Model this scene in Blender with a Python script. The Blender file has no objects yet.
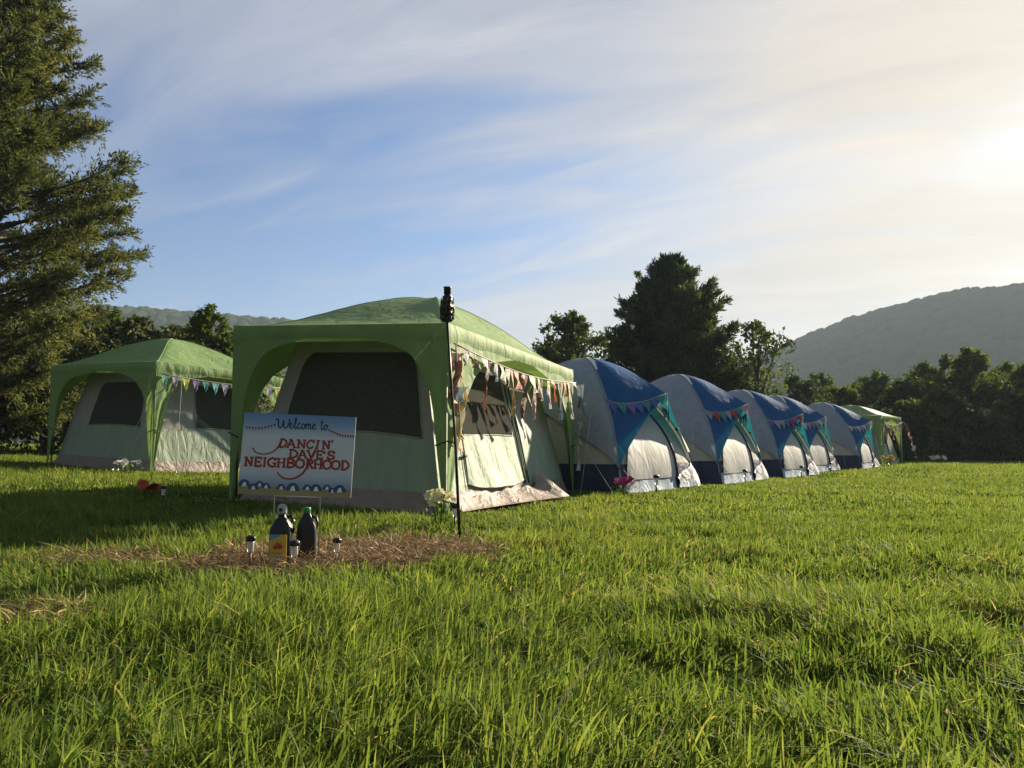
import bpy, math, random
import numpy as np
from mathutils import Vector, Matrix, noise as mnoise

random.seed(7)
RNG = np.random.default_rng(11)
scene = bpy.context.scene
COL = scene.collection
PI = math.pi
R = math.radians

# ------------------------------------------------------------------ constants
CAM_Z = 0.66
FPX = 796.0
HORIZON = 450.0
CLOUD_A, CLOUD_B = (3.7, 1.3, 0), (2.0, 1.0, 0.0)
SUN_AZ, SUN_EL = 41.5, 20.5


def sstep(a, b, x):
    t = min(1.0, max(0.0, (x - a) / (b - a)))
    return t * t * (3 - 2 * t)


# ------------------------------------------------------------------ numpy noise
def _hash(ix, iy, seed):
    h = (ix.astype(np.int64) * 374761393 + iy.astype(np.int64) * 668265263 + seed * 974634711) & 0xFFFFFFFF
    h = ((h ^ (h >> 13)) * 1274126177) & 0xFFFFFFFF
    h = h ^ (h >> 16)
    return (h & 0xFFFFFF) / float(0xFFFFFF)


def vnoise(x, y, seed=0):
    x = np.asarray(x, float); y = np.asarray(y, float)
    ix = np.floor(x); iy = np.floor(y)
    fx = x - ix; fy = y - iy
    fx = fx * fx * (3 - 2 * fx); fy = fy * fy * (3 - 2 * fy)
    a = _hash(ix, iy, seed); b = _hash(ix + 1, iy, seed)
    c = _hash(ix, iy + 1, seed); d = _hash(ix + 1, iy + 1, seed)
    return (a * (1 - fx) + b * fx) * (1 - fy) + (c * (1 - fx) + d * fx) * fy


def fbm(x, y, seed=0, octs=4):
    s = 0; amp = .5
    for k in range(octs):
        s = s + amp * vnoise(np.asarray(x) * 2 ** k, np.asarray(y) * 2 ** k, seed + k * 17)
        amp *= .5
    return s


def worley(x, y, seed=0):
    ix = np.floor(x); iy = np.floor(y)
    best = np.full(np.shape(x), 9.0); bid = np.zeros(np.shape(x))
    for dx in (-1, 0, 1):
        for dy in (-1, 0, 1):
            cx = ix + dx; cy = iy + dy
            px = cx + _hash(cx, cy, seed); py = cy + _hash(cx, cy, seed + 5)
            d = np.hypot(px - x, py - y)
            m = d < best
            best = np.where(m, d, best)
            bid = np.where(m, _hash(cx, cy, seed + 9), bid)
    return best, bid


def ground_np(x, y):
    x = np.asarray(x, float); y = np.asarray(y, float)
    ss = lambda a, b, t: (lambda q: q * q * (3 - 2 * q))(np.clip((t - a) / (b - a), 0, 1))
    z = .046 * np.clip(-x - .2, 0, 16) * ss(4.5, 9.0, y)
    z = z + .10 * ss(18, 34, y)
    near = 1 - ss(30, 60, np.hypot(x, y))
    z = z + near * (.05 * (fbm(x * .9, y * .9, 3, 3) - .44) + .02 * (vnoise(x * 4, y * 4, 8) - .5))
    return z


def g(x, y):
    return float(ground_np(x, y))


def ux(u, depth):
    """world x of a thing seen at column u of the photograph and standing depth metres away"""
    return (u - 512.0) / FPX * depth


# ------------------------------------------------------------------ materials
def new_mat(name):
    m = bpy.data.materials.new(name)
    m.use_nodes = True
    nt = m.node_tree
    for n in list(nt.nodes):
        nt.nodes.remove(n)
    out = nt.nodes.new('ShaderNodeOutputMaterial')
    return m, nt, out


def plain(name, col, rough=.6, var=.12, scale=12.0, metal=0.0, bump=0.0, spec=.4, coat=0.0):
    m, nt, out = new_mat(name)
    b = nt.nodes.new('ShaderNodeBsdfPrincipled')
    b.inputs['Roughness'].default_value = rough
    b.inputs['Metallic'].default_value = metal
    b.inputs['Specular IOR Level'].default_value = spec
    b.inputs['Coat Weight'].default_value = coat
    tc = nt.nodes.new('ShaderNodeTexCoord')
    nz = nt.nodes.new('ShaderNodeTexNoise')
    nz.inputs['Scale'].default_value = scale
    nz.inputs['Detail'].default_value = 4
    nt.links.new(tc.outputs['Object'], nz.inputs['Vector'])
    rp = nt.nodes.new('ShaderNodeValToRGB')
    rp.color_ramp.elements[0].position = .3
    rp.color_ramp.elements[1].position = .7
    rp.color_ramp.elements[0].color = [c * (1 - var) for c in col] + [1]
    rp.color_ramp.elements[1].color = [min(1, c * (1 + var)) for c in col] + [1]
    nt.links.new(nz.outputs['Fac'], rp.inputs['Fac'])
    nt.links.new(rp.outputs['Color'], b.inputs['Base Color'])
    if bump:
        bp = nt.nodes.new('ShaderNodeBump')
        bp.inputs['Strength'].default_value = bump
        bp.inputs['Distance'].default_value = .01
        nt.links.new(nz.outputs['Fac'], bp.inputs['Height'])
        nt.links.new(bp.outputs['Normal'], b.inputs['Normal'])
    nt.links.new(b.outputs[0], out.inputs['Surface'])
    return m


def fabric(name, col, trans=None, tfac=.3, rough=.6, wr=.5, wscale=(2.5, 2.5, 1.2), spec=.3, var=.10):
    """woven tent cloth: soft creases, faint weave and light passing through"""
    m, nt, out = new_mat(name)
    N = nt.nodes.new
    b = N('ShaderNodeBsdfPrincipled')
    b.inputs['Roughness'].default_value = rough
    b.inputs['Specular IOR Level'].default_value = spec
    tc = N('ShaderNodeTexCoord')
    mp = N('ShaderNodeMapping')
    mp.inputs['Scale'].default_value = wscale
    nt.links.new(tc.outputs['Object'], mp.inputs['Vector'])
    nz = N('ShaderNodeTexNoise')
    nz.inputs['Scale'].default_value = 1.6
    nz.inputs['Detail'].default_value = 5
    nz.inputs['Roughness'].default_value = .55
    nz.inputs['Distortion'].default_value = 1.1
    nt.links.new(mp.outputs[0], nz.inputs['Vector'])
    rp = N('ShaderNodeValToRGB')
    rp.color_ramp.elements[0].position = .35
    rp.color_ramp.elements[1].position = .68
    rp.color_ramp.elements[0].color = [c * (1 - var) for c in col] + [1]
    rp.color_ramp.elements[1].color = [min(1, c * (1 + var)) for c in col] + [1]
    nt.links.new(nz.outputs['Fac'], rp.inputs['Fac'])
    nt.links.new(rp.outputs['Color'], b.inputs['Base Color'])
    bp = N('ShaderNodeBump')
    bp.inputs['Strength'].default_value = wr
    bp.inputs['Distance'].default_value = .07
    nt.links.new(nz.outputs['Fac'], bp.inputs['Height'])
    n2 = N('ShaderNodeTexNoise')
    n2.inputs['Scale'].default_value = 260
    nt.links.new(tc.outputs['Object'], n2.inputs['Vector'])
    bp2 = N('ShaderNodeBump')
    bp2.inputs['Strength'].default_value = .12
    bp2.inputs['Distance'].default_value = .004
    nt.links.new(n2.outputs['Fac'], bp2.inputs['Height'])
    nt.links.new(bp.outputs[0], bp2.inputs['Normal'])
    nt.links.new(bp2.outputs[0], b.inputs['Normal'])
    if trans:
        t = N('ShaderNodeBsdfTranslucent')
        t.inputs['Color'].default_value = list(trans) + [1]
        nt.links.new(bp.outputs[0], t.inputs['Normal'])
        mx = N('ShaderNodeMixShader')
        mx.inputs[0].default_value = tfac
        nt.links.new(b.outputs[0], mx.inputs[1])
        nt.links.new(t.outputs[0], mx.inputs[2])
        nt.links.new(mx.outputs[0], out.inputs['Surface'])
    else:
        nt.links.new(b.outputs[0], out.inputs['Surface'])
    return m


def leafy(name, stops, tfac=.4, tgain=(1.3, 1.35, .7), rough=.5, spec=.3, patch=0.0, patch_scale=.5):
    """foliage or grass: colour from the per-leaf 'tint' attribute, light passes through"""
    m, nt, out = new_mat(name)
    N = nt.nodes.new
    at = N('ShaderNodeAttribute'); at.attribute_name = 'tint'
    fac = at.outputs['Fac']
    if patch:
        ge = N('ShaderNodeNewGeometry')
        nz = N('ShaderNodeTexNoise'); nz.inputs['Scale'].default_value = patch_scale
        nz.inputs['Detail'].default_value = 3
        nt.links.new(ge.outputs['Position'], nz.inputs['Vector'])
        ma = N('ShaderNodeMath'); ma.operation = 'MULTIPLY_ADD'
        ma.inputs[1].default_value = patch
        ma.inputs[2].default_value = -patch * .5
        nt.links.new(nz.outputs['Fac'], ma.inputs[0])
        ad = N('ShaderNodeMath'); ad.operation = 'ADD'
        nt.links.new(fac, ad.inputs[0]); nt.links.new(ma.outputs[0], ad.inputs[1])
        fac = ad.outputs[0]
    rp = N('ShaderNodeValToRGB')
    cr = rp.color_ramp
    while len(cr.elements) < len(stops):
        cr.elements.new(.5)
    for e, (p, c) in zip(cr.elements, stops):
        e.position = p; e.color = list(c) + [1]
    nt.links.new(fac, rp.inputs['Fac'])
    b = N('ShaderNodeBsdfPrincipled')
    b.inputs['Roughness'].default_value = rough
    b.inputs['Specular IOR Level'].default_value = spec
    nt.links.new(rp.outputs[0], b.inputs['Base Color'])
    t = N('ShaderNodeBsdfTranslucent')
    mu = N('ShaderNodeVectorMath'); mu.operation = 'MULTIPLY'
    mu.inputs[1].default_value = tgain
    nt.links.new(rp.outputs[0], mu.inputs[0])
    nt.links.new(mu.outputs[0], t.inputs['Color'])
    mx = N('ShaderNodeMixShader'); mx.inputs[0].default_value = tfac
    nt.links.new(b.outputs[0], mx.inputs[1]); nt.links.new(t.outputs[0], mx.inputs[2])
    nt.links.new(mx.outputs[0], out.inputs['Surface'])
    return m


M = {}
M['canopy'] = fabric('canopy_green_cloth', (.20, .31, .115), (.36, .54, .12), .15, rough=.65, wr=.5, spec=.2)
M['grey_cloth'] = fabric('pale_grey_cloth', (.36, .355, .31), (.4, .38, .3), .14, wr=.3)
M['sage'] = fabric('sage_cloth', (.29, .365, .265), (.32, .4, .28), .12, wr=.5, wscale=(3, 3, 1))
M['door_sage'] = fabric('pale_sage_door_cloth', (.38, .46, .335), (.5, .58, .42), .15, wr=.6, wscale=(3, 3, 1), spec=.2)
M['mesh'] = plain('window_mesh', (.066, .066, .056), .9, .25, 60, spec=.0)
M['tub'] = fabric('taupe_groundsheet', (.27, .215, .185), None, wr=.8, wscale=(3, 3, 3))
M['seam'] = plain('dark_green_webbing', (.05, .12, .07), .7)
M['pole'] = plain('grey_tent_pole', (.10, .10, .10), .35, metal=.6)
M['black'] = plain('black_plastic', (.012, .012, .013), .38, .2)
M['strap'] = plain('black_webbing', (.02, .025, .02), .8)
M['rope'] = plain('pale_guy_rope', (.42, .42, .38), .8)
M['blue'] = fabric('blue_fly_cloth', (.032, .115, .30), (.03, .30, .36), .26, rough=.7, wr=.5, spec=.04)
M['fly_grey'] = fabric('grey_fly_cloth', (.27, .315, .375), (.45, .44, .40), .12, rough=.6, wr=.4, spec=.2)
M['fly_white'] = fabric('white_fly_cloth', (.78, .77, .74), None, rough=.5, wr=.3)
M['navy'] = fabric('navy_floor_tub', (.022, .034, .085), None, rough=.5, wr=.6)
M['sunlit_navy'] = fabric('sunlit_navy_tub', (.30, .38, .49), None, wr=.4, wscale=(4, 4, 2))  # pale tint paints sunlight onto the front of the navy tub
M['wall_white'] = fabric('offwhite_tent_wall', (.50, .48, .42), (.5, .47, .4), .15, wr=.3)
M['door_white'] = fabric('offwhite_door_cloth', (.46, .455, .44), (.6, .55, .45), .12, wr=.25)
M['cream'] = fabric('cream_strap_cloth', (.72, .64, .42), (.7, .6, .36), .4, wr=.2)
M['bark'] = plain('bark', (.085, .065, .048), .9, .4, 9, bump=.8)
M['white_plastic'] = plain('white_plastic', (.70, .70, .67), .4)
M['steel'] = plain('galvanised_wire', (.42, .42, .42), .35, metal=.8)

# ------------------------------------------------------------------ mesh helpers


class MB:
    def __init__(self):
        self.v = []; self.f = []; self.m = []

    def add(self, verts, faces, mi=0):
        o = len(self.v)
        self.v.extend([tuple(p) for p in verts])
        for fa in faces:
            self.f.append(tuple(i + o for i in fa)); self.m.append(mi)

    def grid(self, fn, nu, nv, mi=0, mfn=None):
        """fn(u, v) -> point, u and v in 0..1"""
        o = len(self.v)
        for j in range(nv + 1):
            for i in range(nu + 1):
                self.v.append(tuple(fn(i / nu, j / nv)))
        for j in range(nv):
            for i in range(nu):
                a = o + j * (nu + 1) + i
                self.f.append((a, a + 1, a + nu + 2, a + nu + 1))
                self.m.append(mfn((i + .5) / nu, (j + .5) / nv) if mfn else mi)

    def tube(self, pts, rad, n=8, mi=0, cap=True):
        pts = [Vector(p) for p in pts]
        if not hasattr(rad, '__len__'):
            rad = [rad] * len(pts)
        o = len(self.v)
        up = Vector((0, 0, 1))
        for i, p in enumerate(pts):
            d = (pts[min(i + 1, len(pts) - 1)] - pts[max(i - 1, 0)])
            d = d.normalized() if d.length > 1e-9 else Vector((0, 0, 1))
            a = d.cross(up)
            if a.length < .05:
                a = d.cross(Vector((1, 0, 0)))
            a.normalize(); b = d.cross(a)
            for k in range(n):
                th = 2 * PI * k / n
                self.v.append(tuple(p + (a * math.cos(th) + b * math.sin(th)) * rad[i]))
        for i in range(len(pts) - 1):
            for k in range(n):
                q = o + i * n + k; r = o + i * n + (k + 1) % n
                self.f.append((q, r, r + n, q + n)); self.m.append(mi)
        if cap:
            self.f.append(tuple(o + k for k in range(n))[::-1]); self.m.append(mi)
            e = o + (len(pts) - 1) * n
            self.f.append(tuple(e + k for k in range(n))); self.m.append(mi)

    def lathe(self, prof, n=20, c=(0, 0, 0), mi=0, sq=0.0, sx=1.0, sy=1.0):
        """prof: (radius, z); sq>0 squares the section (bottle sides)"""
        o = len(self.v)
        for r, z in prof:
            for k in range(n):
                th = 2 * PI * (k + .5) / n
                cx, cy = math.cos(th), math.sin(th)
                s = 1.0
                if sq:
                    e = 2 + sq
                    s = 1 / (abs(cx) ** e + abs(cy) ** e) ** (1 / e)
                self.v.append((c[0] + r * cx * s * sx, c[1] + r * cy * s * sy, c[2] + z))
        for i in range(len(prof) - 1):
            for k in range(n):
                q = o + i * n + k; t = o + i * n + (k + 1) % n
                self.f.append((q, t, t + n, q + n)); self.m.append(mi)
        self.f.append(tuple(o + k for k in range(n))[::-1]); self.m.append(mi)
        e = o + (len(prof) - 1) * n
        self.f.append(tuple(e + k for k in range(n))); self.m.append(mi)

    def box(self, c, s, rot=None, mi=0):
        vs = []
        for x in (-.5, .5):
            for y in (-.5, .5):
                for z in (-.5, .5):
                    p = Vector((x * s[0], y * s[1], z * s[2]))
                    if rot:
                        p = rot @ p
                    vs.append(p + Vector(c))
        self.add(vs, [(0, 1, 3, 2), (4, 6, 7, 5), (0, 4, 5, 1), (2, 3, 7, 6), (0, 2, 6, 4), (1, 5, 7, 3)], mi)

    def build(self, name, mats, parent=None, smooth=True):
        me = bpy.data.meshes.new(name)
        me.from_pydata(self.v, [], self.f)
        if not isinstance(mats, (list, tuple)):
            mats = [mats]
        for m in mats:
            me.materials.append(m)
        me.polygons.foreach_set('material_index', np.array(self.m, dtype=np.int32))
        if smooth:
            me.polygons.foreach_set('use_smooth', np.ones(len(self.f), dtype=bool))
        me.update()
        o = bpy.data.objects.new(name, me)
        COL.objects.link(o)
        if parent:
            o.parent = parent
        return o


def tag(o, label=None, cat=None, group=None, kind=None):
    if label: o['label'] = label
    if cat: o['category'] = cat
    if group: o['group'] = group
    if kind: o['kind'] = kind
    return o


def empty(name, loc, rz=0.0):
    o = bpy.data.objects.new(name, None)
    o.empty_display_size = .2
    COL.objects.link(o)
    o.location = loc; o.rotation_euler = (0, 0, rz)
    return o


def copy_tree(o, parent=None):
    c = o.copy(); COL.objects.link(c); c.parent = parent
    for ch in [x for x in COL.objects if x.parent == o]:
        copy_tree(ch, c)
    return c


def np_mesh(name, verts, loops, loop_start, mats, tint=None, parent=None, smooth=False):
    """fast mesh from arrays; loops: vertex index per corner; loop_start: first corner of each face"""
    me = bpy.data.meshes.new(name)
    me.vertices.add(len(verts)); me.vertices.foreach_set('co', np.ascontiguousarray(verts, dtype=np.float32).ravel())
    me.loops.add(len(loops)); me.loops.foreach_set('vertex_index', np.ascontiguousarray(loops, dtype=np.int32))
    me.polygons.add(len(loop_start)); me.polygons.foreach_set('loop_start', np.ascontiguousarray(loop_start, dtype=np.int32))
    if smooth:
        me.polygons.foreach_set('use_smooth', np.ones(len(loop_start), dtype=bool))
    for m in (mats if isinstance(mats, (list, tuple)) else [mats]):
        me.materials.append(m)
    if tint is not None:
        a = me.attributes.new('tint', 'FLOAT', 'POINT')
        a.data.foreach_set('value', np.ascontiguousarray(tint, dtype=np.float32))
    me.update(calc_edges=True)
    o = bpy.data.objects.new(name, me)
    COL.objects.link(o)
    if parent:
        o.parent = parent
    return o


def leaf_mesh(name, cen, length, width, axis, nrm, tint, mat, parent=None):
    """diamond leaves: cen (N,3) base point, axis (N,3) unit, nrm (N,3)"""
    n = len(cen)
    side = np.cross(axis, nrm)
    side /= np.linalg.norm(side, axis=1, keepdims=True) + 1e-9
    up = np.cross(side, axis)
    L = np.asarray(length).reshape(-1, 1); Wd = np.asarray(width).reshape(-1, 1)
    v = np.empty((n, 4, 3))
    v[:, 0] = cen
    v[:, 1] = cen + axis * L * .45 + side * Wd * .5 + up * L * .06
    v[:, 2] = cen + axis * L
    v[:, 3] = cen + axis * L * .45 - side * Wd * .5 + up * L * .06
    loops = np.arange(n * 4)
    return np_mesh(name, v.reshape(-1, 3), loops, np.arange(n) * 4, mat, np.repeat(tint, 4), parent)


def rand_unit(n):
    v = RNG.normal(size=(n, 3))
    return v / (np.linalg.norm(v, axis=1, keepdims=True) + 1e-9)


# ------------------------------------------------------------------ world and sun
world = bpy.data.worlds.new("World")
scene.world = world
world.use_nodes = True
wt = world.node_tree
for n in list(wt.nodes):
    wt.nodes.remove(n)


def wn(t, **kw):
    n = wt.nodes.new(t)
    for k, v in kw.items():
        setattr(n, k, v)
    return n


def wmath(op, a, b=None, clamp=False):
    n = wn('ShaderNodeMath', operation=op, use_clamp=clamp)
    for i, q in enumerate((a, b)):
        if q is None: continue
        if isinstance(q, (int, float)):
            n.inputs[i].default_value = q
        else:
            wt.links.new(q, n.inputs[i])
    return n.outputs[0]


def wramp(fac, stops):
    n = wn('ShaderNodeValToRGB')
    cr = n.color_ramp
    while len(cr.elements) < len(stops):
        cr.elements.new(.5)
    for e, (p, c) in zip(cr.elements, stops):
        e.position = p
        e.color = (list(c) + [1]) if hasattr(c, '__len__') else [c, c, c, 1]
    wt.links.new(fac, n.inputs[0])
    return n.outputs[0]


sky = wn('ShaderNodeTexSky', sky_type='NISHITA', sun_disc=False)
sky.sun_elevation = R(SUN_EL)
sky.sun_rotation = R(SUN_AZ)
sky.air_density = 1.0
sky.dust_density = 1.5
sky.ozone_density = 1.6
tc = wn('ShaderNodeTexCoord')
sp = wn('ShaderNodeSeparateXYZ')
wt.links.new(tc.outputs['Generated'], sp.inputs[0])
zc = wmath('MAXIMUM', sp.outputs['Z'], 0.0)
zd = wmath('ADD', zc, .24)
cx = wmath('DIVIDE', sp.outputs['X'], zd)
cy = wmath('DIVIDE', sp.outputs['Y'], zd)
cmb = wn('ShaderNodeCombineXYZ')
wt.links.new(cx, cmb.inputs[0]); wt.links.new(cy, cmb.inputs[1])


def cloud_noise(rot, scale, detail, rough, dist, nscale, loc=(0, 0, 0)):
    m0 = wn('ShaderNodeMapping')
    m0.inputs['Rotation'].default_value = (0, 0, R(rot))
    wt.links.new(cmb.outputs[0], m0.inputs['Vector'])
    mp = wn('ShaderNodeMapping')
    mp.inputs['Scale'].default_value = scale
    mp.inputs['Location'].default_value = loc
    wt.links.new(m0.outputs[0], mp.inputs['Vector'])
    nz = wn('ShaderNodeTexNoise')
    nz.inputs['Scale'].default_value = nscale
    nz.inputs['Detail'].default_value = detail
    nz.inputs['Roughness'].default_value = rough
    nz.inputs['Distortion'].default_value = dist
    wt.links.new(mp.outputs[0], nz.inputs['Vector'])
    return nz.outputs['Fac']


n_big = cloud_noise(22, (.58, 1.5, 1), 5, .50, .5, .95, CLOUD_A)
n_wisp = cloud_noise(23, (.6, 1.9, 1), 8, .58, 1.3, 2.4, CLOUD_B)
sund = Vector((math.sin(R(SUN_AZ)) * math.cos(R(SUN_EL)), math.cos(R(SUN_AZ)) * math.cos(R(SUN_EL)), math.sin(R(SUN_EL))))
# bright veil of cloud low in front of the sun
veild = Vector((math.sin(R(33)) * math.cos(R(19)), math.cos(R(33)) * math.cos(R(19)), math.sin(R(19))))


def wdot(vec):
    d = wn('ShaderNodeVectorMath', operation='DOT_PRODUCT')
    wt.links.new(tc.outputs['Generated'], d.inputs[0])
    d.inputs[1].default_value = vec
    return wmath('MAXIMUM', d.outputs['Value'], 0.0)


vd = wdot(veild)
toward = wmath('POWER', vd, 5.0)          # broad side of the sky the sun stands in
glow = wmath('POWER', vd, 34.0)
core = wmath('POWER', vd, 220.0)
cover = wmath('ADD', wmath('MULTIPLY', n_big, .85), wmath('MULTIPLY', n_wisp, .42))
cover = wmath('ADD', cover, wmath('MULTIPLY', toward, .28))
high = wramp(sp.outputs['Z'], [(.0, .26), (.16, .06), (.26, -.02), (.36, .0), (.46, .13), (.6, .10)])
cover = wmath('ADD', cover, high)
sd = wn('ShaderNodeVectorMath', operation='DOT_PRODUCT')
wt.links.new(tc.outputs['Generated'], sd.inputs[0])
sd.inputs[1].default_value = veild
fill_dimmer = wramp(wmath('ADD', wmath('MULTIPLY', sd.outputs['Value'], .5), .5), [(0.0, .93), (.50, .93), (.64, 0.0)])  # dark cloud added out of view behind the camera to cut fill light
cfac0 = wramp(cover, [(.60, 0.0), (.68, .25), (.79, .64), (1.02, .93)])
cfac = wmath('MAXIMUM', cfac0, fill_dimmer)
cshade = wmath('ADD', wmath('MULTIPLY', n_wisp, .6), .68)
ccol = wramp(toward, [(0.0, (.15, .18, .22)), (.004, (.30, .34, .46)), (.06, (.46, .50, .61)), (.3, (.60, .61, .66)), (.62, (.69, .665, .655)), (1.0, (.93, .80, .645))])
cl = wn('ShaderNodeVectorMath', operation='SCALE')
wt.links.new(ccol, cl.inputs[0])
gain = wmath('MULTIPLY', cshade, wmath('ADD', wmath('ADD', 8.9, wmath('MULTIPLY', glow, .35)), wmath('MULTIPLY', core, .0)))
wt.links.new(gain, cl.inputs['Scale'])
mxs = wn('ShaderNodeMix', data_type='RGBA')
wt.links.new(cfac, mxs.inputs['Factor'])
skb = wn('ShaderNodeVectorMath', operation='MULTIPLY')
wt.links.new(sky.outputs[0], skb.inputs[0])
skb.inputs[1].default_value = (.55, .82, 1.20)
wt.links.new(skb.outputs[0], mxs.inputs['A'])
wt.links.new(cl.outputs[0], mxs.inputs['B'])
bg = wn('ShaderNodeBackground')
bg.inputs['Strength'].default_value = .040
wt.links.new(mxs.outputs['Result'], bg.inputs['Color'])
wo = wn('ShaderNodeOutputWorld')
wt.links.new(bg.outputs[0], wo.inputs['Surface'])

sl = bpy.data.lights.new('sun', 'SUN')
sl.energy = 5.0
sl.angle = R(1.0)
sl.color = (1.0, .86, .64)
so = bpy.data.objects.new('sun', sl)
COL.objects.link(so)
so.rotation_euler = sund.to_track_quat('Z', 'Y').to_euler()
so.location = (30, 30, 30)

cam = bpy.data.cameras.new('camera')
cam.sensor_width = 36
cam.lens = FPX / 1024 * 36
cam.clip_start = .05
cam.clip_end = 6000
co = bpy.data.objects.new('camera', cam)
COL.objects.link(co)
co.location = (0, 0, CAM_Z)
co.rotation_euler = (R(90) + math.atan((HORIZON - 384) / FPX), 0, 0)
scene.camera = co
vs = scene.view_settings
vs.view_transform = 'Standard'; vs.look = 'None'; vs.gamma = 1; vs.exposure = 1.4; vs.use_curve_mapping = False
scene.cycles.max_bounces = 6
scene.cycles.diffuse_bounces = 3
scene.cycles.glossy_bounces = 2
scene.cycles.transmission_bounces = 4
scene.cycles.transparent_max_bounces = 6
scene.cycles.volume_bounces = 0
scene.cycles.use_denoising = True

# ------------------------------------------------------------------ tents' footprints (grass keeps out)
TENT1 = dict(A=(-.64, 7.83), az=19.0, W=2.55, L=4.9)
TENT2 = dict(A=(-6.07, 13.5), az=32.0, W=3.3, L=2.9)
TENT3 = dict(A=(14.1, 30.4), az=40.0, W=3.0, L=2.8)
BLUE_AZ = 35.0
BLUE0 = (1.27, 14.16)
BLUE_SPOTS = [(BLUE0[0] + 2.37 * k + dx, BLUE0[1] + 3.36 * k + dy) for k, dx, dy in
              ((0, 0, 0), (1, 0, .05), (2, -.05, 0), (3, -.45, -.15), (4, 0, .1))]


def axes(az):
    a = R(az)
    return np.array((math.cos(a), -math.sin(a))), np.array((math.sin(a), math.cos(a)))


def tent_center(T):
    ex, ey = axes(T['az'])
    return np.array(T['A']) - ex * T['W'] / 2 + ey * T['L'] / 2


def in_tent(x, y, grow=0.0):
    m = np.zeros(np.shape(x), bool)
    for T in (TENT1, TENT2, TENT3):
        c = tent_center(T); ex, ey = axes(T['az'])
        dx = x - c[0]; dy = y - c[1]
        m |= (abs(dx * ex[0] + dy * ex[1]) < T['W'] / 2 - .12 + grow) & (abs(dx * ey[0] + dy * ey[1]) < T['L'] / 2 - .12 + grow)
    ex, ey = axes(BLUE_AZ)
    for s in BLUE_SPOTS:
        dx = x - s[0]; dy = y - s[1]
        m |= (abs(dx * ex[0] + dy * ex[1]) < 1.47 + grow) & (abs(dx * ey[0] + dy * ey[1]) < 1.47 + grow)
    return m


def mulch_mask(x, y):
    """1 inside the dry straw patch"""
    x = np.asarray(x, float); y = np.asarray(y, float)
    c, s = math.cos(R(36)), math.sin(R(36))
    dx = x + 1.16; dy = y - 4.92
    a = (dx * c + dy * s) / 1.06; b = (-dx * s + dy * c) / .74
    r = np.hypot(a, b) + 1.1 * (fbm(x * 2.6, y * 2.6, 31, 4) - .46)
    m = np.clip((1.05 - r) / .34, 0, 1)
    r3 = np.hypot((x + 2.45) / .50, (y - 4.75) / .30) + 1.1 * (fbm(x * 3, y * 3, 41, 3) - .44)
    m = np.maximum(m, .6 * np.clip((1 - r3) / .3, 0, 1))
    dx = x + 1.85; dy = y - 3.05
    r2 = np.hypot(dx / .33, dy / .22) + .9 * (fbm(x * 3, y * 3, 37, 3) - .44)
    return np.maximum(m, .5 * np.clip((1 - r2) / .3, 0, 1))


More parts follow.
